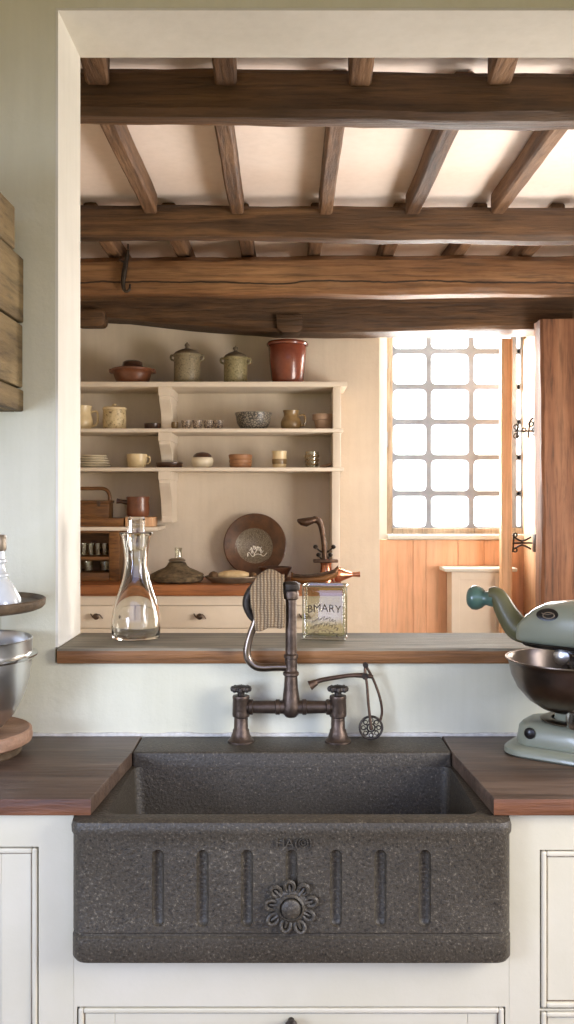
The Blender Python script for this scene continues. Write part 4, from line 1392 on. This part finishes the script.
pot('tall_crock', 'tall tapering red-brown glazed crock with lid on the top shelf', 'crock', 287.5, z, [
    ('jar', [(0, 0), (15, 0), (15.6, 1), (18, 22), (19.2, 37), (18.6, 38), (0, 38)], 'red_glaze'),
    ('lid', [(0, 38.1), (20.6, 38.1), (21, 40), (19.5, 42), (12, 43.6), (0, 44.2)], 'red_glaze')])

# second shelf
z = ZS2
pot('jug', 'cream earthenware jug with loop handle at the end of the second shelf', 'jug', 81, z, [
    ('body', open_vessel([(0, 0), (9, 0), (11, 3), (12, 9), (10.5, 15), (10, 19), (11.2, 24)]), 'cream_ware'),
    ('handle', None, 'cream_ware', ear(10.5, 4, 18, 6.5, 1.2))])
pot('canister', 'speckled cream canister with flat lid on the second shelf', 'canister', 114.5, z, [
    ('body', [(0, 0), (10.6, 0), (11.4, 1.2), (11.7, 10), (11.2, 19), (11.6, 20), (0, 20)], 'cream_speck'),
    ('lid', [(0, 20.1), (11.8, 20.1), (11.8, 22), (10, 23), (3.5, 23.4), (2.6, 24.6), (2.2, 26), (0, 26.3)], 'cream_ware')])
pot('low_dish', 'low dark red dish beside the bracket on the second shelf', 'dish', 152.5, z, [
    ('bowl', open_vessel([(0, 0), (7.0, 0), (8, 2), (8.2, 6.5)]), 'dark_glaze')])
pot('tea_bowl', 'small plain brown tea bowl just beyond the bracket, second shelf', 'bowl', 174.5, z, [
    ('b', open_vessel([(0, 0), (2.6, 0), (3.4, 3), (3.8, 8)], 0.7), 'olive_ware')])
first = None
for k, (px, where) in enumerate(((186.5, 'first of four from the bracket'), (197.5, 'second of four from the bracket'), (208.5, 'third of four from the bracket'), (218.3, 'last of four, beside the big bowl'))):
    lb = 'small patterned cup on the second shelf, ' + where
    if first is None:
        first = pot('patterned_cup', lb, 'cup', px, z, [('b', open_vessel([(0, 0), (3.4, 0), (3.6, 1), (4.6, 4), (5.2, 9.5)], 0.7), 'cup_pattern')], 'patterned cups on the second shelf')
    else:
        c = W(px, 0, ID); dup(first, (c.x, c.y, first.location.z), None, lb)
pot('patterned_bowl', 'large dark bowl with pale pattern on the second shelf', 'bowl', 253.5, z, [
    ('b', open_vessel([(0, 0), (11, 0), (13.5, 2), (16.5, 7), (17.6, 13), (18.6, 16), (18.6, 17)]), 'blue_pattern')])
pot('jug', 'squat olive-brown jug with handle beside the large patterned bowl', 'jug', 291, z, [
    ('body', open_vessel([(0, 0), (8.5, 0), (10, 3), (10.4, 7), (9, 11), (7.2, 13.5), (7.2, 16), (8.2, 19.5)]), 'olive_ware'),
    ('handle', None, 'olive_ware', ear(8.4, 4, 14.5, 6, 1.0))])
pot('flower_pot', 'pinkish clay flower pot at the end of the second shelf', 'pot', 324.5, z, [
    ('body', open_vessel([(0, 0), (8.5, 0), (8.8, 1), (10.6, 9.5), (12, 9.8), (12.3, 15.5)]), 'pink_ware')])

# third shelf
z = ZS3
first = None
zz = z
pn = ['lowest of the stack', 'second from the bottom of the stack', 'middle of the stack', 'second from the top of the stack', 'topmost of the stack']
for k in range(5):
    lb = 'cream plate on the third shelf, ' + pn[k]
    if first is None:
        first = pot('plate', lb, 'plate', 94, zz, [('b', [(0, 0), (8, 0), (9, 0.5), (16.5, 1.9), (17.2, 2.4), (16.8, 2.9), (10, 1.7), (0, 1.5)], 'white_ware')], 'stacked cream plates')
        c0 = first.location.copy()
    else:
        o = dup(first, (c0.x - 0.004 * (k % 2), c0.y, c0.z + k * 2.45 * PM), None, lb)
        s = (1, 0.97, 0.9, 0.84, 0.76)[k]
        o.scale = (s, s, 1)
pot('mug', 'cream mug with small handle on the third shelf', 'mug', 137, z, [
    ('body', open_vessel([(0, 0), (7.5, 0), (8.6, 2), (10, 8), (10.2, 14)]), 'cream_ware'),
    ('handle', None, 'cream_ware', ear(9.2, 4, 11, 3.8, 1.0))])
pot('shallow_dish', 'shallow dark brown dish under the bracket on the third shelf', 'dish', 169.5, z, [
    ('b', open_vessel([(0, 0), (11.5, 0), (13, 1.5), (13.4, 5.5)]), 'dark_glaze')])
pot('sugar_pot', 'round cream pot with dark lid on the third shelf', 'pot', 202.5, z, [
    ('body', [(0, 0), (7.5, 0), (9.5, 2), (11, 6), (10.6, 9.5), (9.5, 10.6), (0, 10.6)], 'white_ware'),
    ('lid', [(0, 10.7), (9.6, 10.7), (8.8, 13), (6.2, 15), (2.5, 15.8), (0, 16)], 'dark_glaze')])
pot('ribbed_pot', 'low ribbed orange clay pot on the third shelf', 'pot', 240.5, z, [
    ('b', open_vessel([(0, 0), (10, 0), (11, 1.5), (11.2, 4), (10.7, 4.6), (11.4, 6), (11.4, 8), (10.8, 8.6), (11.6, 10), (12, 13), (11.2, 13.6)]), 'orange_ware')])
pot('beaker', 'beige beaker with brown motif on the third shelf', 'beaker', 279.5, z, [
    ('body', open_vessel([(0, 0), (6, 0), (6.8, 2), (7.2, 8), (7.0, 14), (7.6, 17)]), 'cream_ware'),
    ('motif', [(7.35, 4), (7.6, 6.5), (7.35, 9)], 'olive_ware')])
def tumbler_rings(bm, c):
    for h, r in ((4, 6.0), (8, 6.4), (12, 6.7)):
        tube(bm, [c + Vector((r * PM * math.cos(2 * PI * k / 24), r * PM * math.sin(2 * PI * k / 24), h * PM + 0.006 * math.sin(6 * 2 * PI * k / 24))) for k in range(24)], 0.004, 6, closed=True)
pot('tumbler', 'glass tumbler with brown banding on the third shelf', 'glass', 312, z, [
    ('body', open_vessel([(0, 0), (5.6, 0), (6.0, 1), (6.9, 16.5)], 0.5), 'jar_glass'),
    ('bands', None, 'olive_ware', tumbler_rings)])
c = W(328, 0, ID); c.z = z + 0.001
bm = bmesh.new()
rings = []
for s, r, h in ((0, 0.004, 0.010), (0.3, 0.022, 0.011), (0.6, 0.034, 0.018), (0.85, 0.028, 0.034), (1.0, 0.008, 0.048)):
    x = c.x - 0.048 + 0.096 * s
    rings.append([(x, c.y + r * math.cos(a), c.z + h + min(r, 0.011) * math.sin(a)) for a in [2 * PI * k / 12 for k in range(12)]])
loft(bm, rings)
single('shell', bm, 'pink_ware', 'small upturned shell at the far end of the third shelf', 'shell')

# short bottom shelf: tray, casket, pot on a board, cabinet with glasses below
z = ZS4
TDp = 5.50
xa, xb = W(60, 0, TDp).x, W(126, 0, TDp).x
t = thing('wooden_tray', 'honey brown wooden tray on the short bottom shelf', 'tray', ((xa + xb) / 2, TDp, z))
bm = bmesh.new()
box(bm, xa, xb, TDp - 0.09, TDp + 0.11, z + 0.0006, z + 0.012)
part('bottom_board', bm, 'brown_wood', t)
bm = bmesh.new()
for a, b_, c_, d_ in ((xa, xb, TDp - 0.09, TDp - 0.078), (xa, xb, TDp + 0.098, TDp + 0.11), (xa, xa + 0.012, TDp - 0.0775, TDp + 0.0975), (xb - 0.012, xb, TDp - 0.0775, TDp + 0.0975)):
    box(bm, a, b_, c_, d_, z + 0.0125, z + 0.052, 0.003)
part('sides', bm, 'brown_wood', t)
xa, xb = W(70, 0, TDp).x, W(111, 0, TDp).x
zc = z + 0.0125
t = thing('carry_box', 'brown wooden carry box with arched grip standing in the tray', 'box', ((xa + xb) / 2, TDp, zc))
bm = bmesh.new()
hb = W(0, 503, TDp).z
box(bm, xa, xb, TDp - 0.06, TDp + 0.07, zc, hb, 0.006)
box(bm, xa - 0.006, xb + 0.006, TDp - 0.066, TDp + 0.076, hb + 0.0002, hb + 0.016, 0.004)
part('case', bm, 'brown_wood', t)
bm = bmesh.new()
ha = W(0, 489, TDp).z
tube(bm, [(xa + 0.012, TDp, hb + 0.014), (xa + 0.014, TDp, ha - 0.03), (xa + 0.05, TDp, ha), ((xa + xb) / 2, TDp, ha + 0.002), (xb - 0.04, TDp, ha), (xb - 0.010, TDp, ha - 0.03), (xb - 0.008, TDp, hb + 0.014)], 0.011, 10, sub=5)
part('grip', bm, 'brown_wood', t)
for kx in (xa + 0.05, xb - 0.07):
    bm = bmesh.new()
    box(bm, kx, kx + 0.02, TDp - 0.07, TDp - 0.0662, hb - 0.02, hb + 0.014, 0.002)
    part('clasp', bm, 'bronze', t)
xa, xb = W(127.5, 0, TDp).x, W(155, 0, TDp).x
bm = bmesh.new(); box(bm, xa, xb, TDp - 0.08, TDp + 0.10, z + 0.0006, z + 0.058, 0.006)
single('wooden_block', bm, 'pale_post', 'pale wooden block beneath the small brown saucepan', 'block')
c = W(138, 0, TDp)
t = thing('saucepan', 'small brown clay saucepan with side grip standing on the pale block', 'pan', (c.x, TDp, z + 0.0586))
bm = bmesh.new()
c.z = z + 0.0590
lathe(bm, lp(open_vessel([(0, 0), (9.5, 0), (11, 2), (11.4, 8), (10.6, 15), (11.6, 19), (11.2, 20)])), c, 32)
part('body', bm, 'terracotta', t)
bm = bmesh.new()
tube(bm, [c + Vector((-10 * PM, 0, 14 * PM)), c + Vector((-16 * PM, 0, 15 * PM)), c + Vector((-21 * PM, 0, 15.5 * PM))], [0.016, 0.012, 0.017], 10, sub=4)
part('handle', bm, 'dark_glaze', t)

# rack cabinet on the dresser under the short shelf
xa, xb = W(40, 0, 5.48).x, W(121, 0, 5.48).x
zr0, zr1 = DZ + 0.0005, ZS4 - 0.0235
t = thing('glass_rack', 'honey brown wooden rack of glasses on the dresser', 'rack', ((xa + xb) / 2, 5.48, zr0))
bm = bmesh.new()
box(bm, xa, xb, 5.66, 5.68, zr0, zr1)
part('back_board', bm, 'brown_wood', t)
bm = bmesh.new()
zm = W(0, 557, 5.40).z
box(bm, xa, xa + 0.02, 5.42, 5.6595, zr0, zr1, 0.003)
box(bm, xb - 0.06, xb, 5.42, 5.6595, zr0, zr1, 0.003)
box(bm, xa + 0.0205, xb - 0.0605, 5.42, 5.6595, zr0, zr0 + 0.05, 0.003)
box(bm, xa + 0.0205, xb - 0.0605, 5.42, 5.6595, zm - 0.02, zm, 0.003)
box(bm, xa + 0.0205, xb - 0.0605, 5.42, 5.6595, zr1 - 0.014, zr1, 0.003)
part('frame', bm, 'brown_wood', t)
first = None
wh = ['nearest the jamb', 'second from the jamb', 'third from the jamb', 'furthest from the jamb']
for k, px in enumerate((84, 91, 98, 105)):
    lb = 'small clear glass standing in the upper bay of the rack, ' + wh[k]
    c = W(px, 0, 5.50)
    if first is None:
        bm = bmesh.new()
        c.z = zm + 0.0006
        lathe(bm, [(0.0, c.z), (0.017, c.z), (0.019, c.z + 0.003), (0.0215, c.z + 0.075), (0.0195, c.z + 0.075), (0.017, c.z + 0.006), (0.0, c.z + 0.006)], (c.x, c.y, 0), 20)
        first = single('drinking_glass', bm, 'jar_glass', lb, 'glass', 'glasses in the wooden rack')
    else:
        dup(first, (c.x, c.y, first.location.z), None, lb)
first = None
for k, (px, where) in enumerate(((88, 'nearer the jamb'), (105, 'further from the jamb'))):
    c = W(px, 0, 5.50); lb = 'squat glass tumbler in the lower bay of the rack, ' + where
    if first is None:
        bm = bmesh.new(); c.z = zr0 + 0.0506
        lathe(bm, [(0.0, c.z), (0.028, c.z), (0.030, c.z + 0.003), (0.033, c.z + 0.06), (0.0308, c.z + 0.06), (0.028, c.z + 0.008), (0.0, c.z + 0.008)], (c.x, c.y, 0), 22)
        first = single('squat_tumbler', bm, 'jar_glass', lb, 'glass', 'tumblers in the wooden rack')
    else:
        dup(first, (c.x, c.y, first.location.z), None, lb)

# things on the dresser top
DD = 5.36
PM2 = DD / F
def on_top(px): 
    c = W(px, 0, DD); c.z = DZ + 0.0006; return c
c = on_top(177)
t = thing('wicker_basket', 'flat dark wicker basket with sloping lid on the dresser', 'basket', c)
bm = bmesh.new()
lathe(bm, [(0, 0), (0.120, 0), (0.150, 0.012), (0.157, 0.030), (0.150, 0.038), (0, 0.038)], c, 40)
part('tray', bm, 'wicker', t)
bm = bmesh.new()
lathe(bm, [(0, 0.0385), (0.155, 0.0385), (0.157, 0.044), (0.150, 0.050), (0.108, 0.070), (0.074, 0.084), (0.060, 0.096), (0.050, 0.115), (0, 0.120)], c, 40)
lid = part('lid', bm, 'wicker', t)
bm = bmesh.new()
lathe(bm, [(0, 0.1205), (0.045, 0.1205), (0.05, 0.128), (0.036, 0.138), (0, 0.139)], c, 24)
part('collar', bm, 'pewter', lid)
c2 = c + Vector((0.008, 0, 0.1402))
bm = bmesh.new()
lathe(bm, [(0, 0), (0.021, 0), (0.0225, 0.004), (0.020, 0.014), (0.0205, 0.045), (0.023, 0.060), (0.020, 0.060), (0.017, 0.045), (0.017, 0.008), (0, 0.007)], c2, 22)
single('cordial_glass', bm, 'jar_glass', 'small clear glass standing on the wicker basket lid', 'glass')
DP = 5.34
c = W(233, 0, DP); c.z = DZ + 0.0006
t = thing('oval_platter', 'long grey oval platter of bread on the dresser', 'platter', c)
bm = bmesh.new()
rings = []
for h, s in ((0, 0.72), (0.008, 0.80), (0.020, 0.92), (0.034, 1.0), (0.038, 0.995), (0.030, 0.93), (0.018, 0.8), (0.012, 0.7)):
    rings.append([(c.x + 0.165 * s * math.cos(a), c.y + 0.115 * s * math.sin(a), c.z + h) for a in [2 * PI * k / 48 for k in range(48)]])
loft(bm, rings)
part('dish', bm, 'pewter', t)
def loaf(name, label, x0, x1, y, z0, r, mat, seed):
    bm = bmesh.new()
    rings = []
    n = 14
    for i in range(n + 1):
        s = i / n
        rr = r * max(0.12, math.sin(PI * min(0.97, max(0.03, s))) ** 0.35)
        ring = []
        for k in range(16):
            a = 2 * PI * k / 16
            nz = noise.noise(Vector((s * 5 + seed, math.cos(a), math.sin(a)))) * 0.1
            ring.append((x0 + (x1 - x0) * s, y + rr * 1.25 * math.cos(a) * (1 + nz), z0 + r * 0.86 + rr * 0.85 * math.sin(a) * (1 + nz * 0.5)))
        rings.append(ring)
    loft(bm, rings)
    return single(name, bm, mat, label, 'bread')
zl = c.z + 0.0135
loaf('bread_loaf', 'long pale loaf lying on the grey platter', W(218.5, 0, DP).x, W(249, 0, DP).x, DP, zl, 0.034, 'bread', 1)
loaf('bread_heel', 'dark crusty end piece beside the pale loaf on the platter', W(209, 0, DP).x, W(218, 0, DP).x, DP, zl, 0.030, 'bread_dark', 3)
loaf('bread_roll', 'small brown roll beside the pale loaf on the platter', W(249.5, 0, DP).x, W(257, 0, DP).x, DP - 0.005, zl, 0.027, 'bread_dark', 6)

# big brown plate leaning on the wall
pc = W(255, 549.5, 5.66)
rr = 31.5 * 5.66 / F
pc.z = DZ + rr * math.cos(0.16) + 0.012
t = thing('display_plate', 'big round brown plate with grey patterned middle leaning upright on the dresser', 'plate', (pc.x, 5.66, DZ))
tilt = Matrix.Translation(Vector((pc.x, 5.665, pc.z))) @ Matrix.Rotation(-0.12, 4, 'X')
bm = bmesh.new()
lathe(bm, [(0, 0.012), (0.10, 0.012), (0.112, 0.008), (0.150, -0.004), (rr - 0.006, -0.013), (rr, -0.010), (rr - 0.002, -0.004), (0.150, 0.010), (0.11, 0.022), (0, 0.022)], (0, 0, 0), 64, 'Y')
bmesh.ops.transform(bm, matrix=tilt, verts=bm.verts[:])
part('rim', bm, 'plate_rim', t)
bm = bmesh.new()
lathe(bm, [(0, 0.0105), (0.112, 0.0070), (0.1165, 0.0035), (0.110, 0.0115), (0, 0.0118)], (-0.006, 0, -0.012), 48, 'Y')
bmesh.ops.transform(bm, matrix=tilt, verts=bm.verts[:])
part('middle', bm, 'plate_middle', t, label='grey patterned middle of the plate')
bm = bmesh.new()
for (ox, oz, w, h, ph) in ((0.008, -0.035, 0.085, 0.020, 0.0), (0.004, -0.060, 0.12, 0.014, 1.3), (0.012, -0.018, 0.045, 0.012, 0.6)):
    pts = []
    for k in range(61):
        s = k / 60
        pts.append((ox - w / 2 + w * s + 0.010 * math.sin(s * 6 * PI + ph), 0.0055, oz + h * math.sin(s * 10 * PI + ph) * (0.6 + 0.4 * math.sin(s * 7))))
    tube(bm, pts, 0.0022, 6)
bmesh.ops.transform(bm, matrix=tilt, verts=bm.verts[:])
part('scrawl', bm, 'chalk', t, label='white scrawled slip decoration')

# brown bowl in front of the plate
c = W(275, 0, 5.50); c.z = DZ + 0.0006
bm = bmesh.new()
lathe(bm, [(0, 0), (0.05, 0), (0.072, 0.018), (0.086, 0.05), (0.098, 0.068), (0.100, 0.078), (0.094, 0.078), (0.078, 0.05), (0.064, 0.022), (0, 0.012)], c, 32)
single('round_bowl', bm, 'dark_glaze', 'dark brown round bowl at the foot of the big plate', 'bowl')

# long wooden dough trough and the iron pump tap at the end
c = W(318, 0, 5.235); c.z = DZ + 0.0006
t = thing('dough_trough', 'long dark wooden trough sloping up beside the pump tap', 'trough', c)
bm = bmesh.new()
rings = []
for s, r, dz in ((0, 0.012, 0.02), (0.08, 0.035, 0.006), (0.3, 0.045, 0.0), (0.7, 0.045, 0.008), (0.93, 0.036, 0.034), (1, 0.012, 0.055)):
    x = W(291, 0, 5.235).x + (W(338, 0, 5.235).x - W(291, 0, 5.235).x) * s
    rings.append([(x, c.y + r * math.cos(a), c.z + dz + (0.026 + 0.026 * math.sin(a) if True else 0)) for a in [2 * PI * k / 18 for k in range(18)]])
loft(bm, rings)
part('hull', bm, 'brown_wood', t)
bm = bmesh.new()
tube(bm, [(W(293, 0, 5.235).x, c.y - 0.033, c.z + 0.050), (W(312, 0, 5.235).x, c.y - 0.045, c.z + 0.050), (W(335, 0, 5.235).x, c.y - 0.036, c.z + 0.078)], 0.010, 8, sub=5)
part('lip', bm, 'bronze', t)
PT = 5.33
c = W(326, 0, PT); c.z = DZ + 0.0006
t = thing('pump_tap', 'old iron gooseneck pump tap standing on the dresser beneath the shelf end', 'tap', c)
q = lambda px, py: W(px, py, PT)
bm = bmesh.new()
lathe(bm, [(0, 0), (0.044, 0), (0.045, 0.012), (0.040, 0.03), (0.034, 0.06), (0.030, 0.10), (0.034, 0.115), (0, 0.116)], c, 28)
part('foot', bm, 'copper', t)
bm = bmesh.new()
box(bm, c.x - 0.075, c.x + 0.07, PT - 0.03, PT + 0.03, c.z + 0.1165, c.z + 0.135, 0.006)
part('cross_bar', bm, 'iron_brown', t)
bm = bmesh.new()
z1 = CAMZ - (c.z + 0.135 - CAMZ) 
base_py = CY - (c.z + 0.133 - CAMZ) * F / PT
tube(bm, [q(325, base_py), q(324.5, 552), q(323.5, 540), q(321.5, 528), q(318.5, 521), q(313, 519.5)], [0.017, 0.015, 0.015, 0.016, 0.019, 0.021], 14, sub=5)
part('neck', bm, 'iron_brown', t)
bm = bmesh.new()
a0, a1 = q(316, 519.5), q(297, 522)
rings = []
for s, r, dz in ((0, 0.018, 0), (0.15, 0.024, -0.002), (0.5, 0.032, -0.008), (0.8, 0.024, -0.002), (0.95, 0.014, 0.006), (1, 0.004, 0.010)):
    p = a0.lerp(a1, s)
    rings.append([(p.x, p.y + r * 1.3 * math.cos(k * PI / 8), p.z + dz + r * 0.85 * math.sin(k * PI / 8)) for k in range(16)])
loft(bm, rings)
part('spout', bm, 'iron_brown', t)
bm = bmesh.new()
for s in (-1, 1):
    for h, w in ((557, 6), (549, 9)):
        py = h
        tube(bm, [q(324.5, py + 4), q(324.5 + s * w * 0.5, py + 2), q(324.5 + s * w, py - 2)], 0.005, 8, sub=3)
        lathe(bm, [(0, -0.014), (0.012, -0.006), (0.014, 0.004), (0.008, 0.012), (0, 0.014)], q(324.5 + s * w, py - 2), 10)
part('side_levers', bm, 'iron', t)
# rosy copper funnel at the dresser end
c = W(341.5, 0, 5.33); c.z = DZ + 0.0006
t = thing('copper_funnel', 'rosy copper funnel lying at the end of the dresser top', 'funnel', c)
bm = bmesh.new()
x0, x1 = W(334.5, 0, 5.33).x, W(352, 0, 5.33).x
rings = []
for s, r in ((0, 0.036), (0.1, 0.044), (0.35, 0.042), (0.6, 0.030), (0.85, 0.020), (1.0, 0.013)):
    rings.append([(x0 + (x1 - x0) * s, c.y + r * math.cos(k * PI / 10), c.z + 0.046 + r * math.sin(k * PI / 10)) for k in range(20)])
loft(bm, rings)
part('cone', bm, 'copper', t)
bm = bmesh.new()
tube(bm, [(x1 - 0.006, c.y, c.z + 0.046), (W(360, 0, 5.33).x, c.y, c.z + 0.048)], [0.012, 0.017], 14)
part('nozzle', bm, 'copper', t)

# ================================================================== LIGHT
GARDEN, SKY, HAZE = (0.56, 0.49, 0.13), (1.4, 1.64, 2.7), (5.0, 5.0, 4.9)
world = bpy.data.worlds.new('sky'); scene.world = world
world.use_nodes = True
nt = world.node_tree
bg = nt.nodes['Background']
# overcast sky, bright haze to the north (+Y, beyond the far window), sunless garden to the south
tc = nt.nodes.new('ShaderNodeTexCoord')
sp = nt.nodes.new('ShaderNodeSeparateXYZ')
nt.links.new(tc.outputs['Generated'], sp.inputs[0])
def mrange(src, a, b_, c_, d_):
    m = nt.nodes.new('ShaderNodeMapRange'); m.interpolation_type = 'SMOOTHSTEP'
    nt.links.new(src, m.inputs[0])
    for k, v in zip((1, 2, 3, 4), (a, b_, c_, d_)): m.inputs[k].default_value = v
    return m.outputs[0]
up = mrange(sp.outputs[2], -0.03, 0.06, 0, 1)
c1 = mixcol(nt, up, (*GARDEN, 1.0), (*SKY, 1.0))
nth = mrange(sp.outputs[1], 0.1, 0.5, 0, 1)
c2 = mixcol(nt, nth, c1, (*HAZE, 1.0))
nt.links.new(c2, bg.inputs[0])
bg.inputs[1].default_value = 1.0

def area(name, loc, target, sx, sy, power, col):
    l = bpy.data.lights.new(name, 'AREA'); l.shape = 'RECTANGLE'
    l.size, l.size_y = sx, sy; l.energy = power; l.color = col
    o = bpy.data.objects.new(name, l); COL.objects.link(o)
    o.location = loc
    d = Vector(target) - Vector(loc)
    o.rotation_euler = d.to_track_quat('-Z', 'Z').to_euler()
    return o
# daylight of the far window
area('window_daylight', (1.06, 6.2, 1.92), (0.5, 3.5, 1.2), 0.95, 1.3, 110, (1.0, 0.97, 0.94))
# added warm fill lamp by the solid side wall, aimed up to brighten the ceiling
area('side_fill', (1.95, 3.75, 1.5), (-1.2, 4.3, 2.3), 1.3, 1.4, 112, (1.0, 0.92, 0.85))
# kitchen garden window on the right
k = area('kitchen_window_daylight', (1.98, 0.75, 1.5), (0.1, 1.75, 0.55), 1.1, 0.9, 15, (1.0, 0.96, 0.92))
k.data.spread = math.radians(85)
# added cool fill lamp on the left, tints the lower kitchen wall blue
k = area('left_cool_fill', (-1.8, 0.2, 1.25), (-0.3, 2.1, 1.0), 0.9, 0.9, 14, (0.60, 0.72, 1.0))
k.data.spread = math.radians(75)

scene.view_settings.view_transform = 'Standard'
scene.view_settings.look = 'None'
scene.view_settings.gamma = 1.0
scene.view_settings.use_curve_mapping = False
scene.view_settings.exposure = 0.0
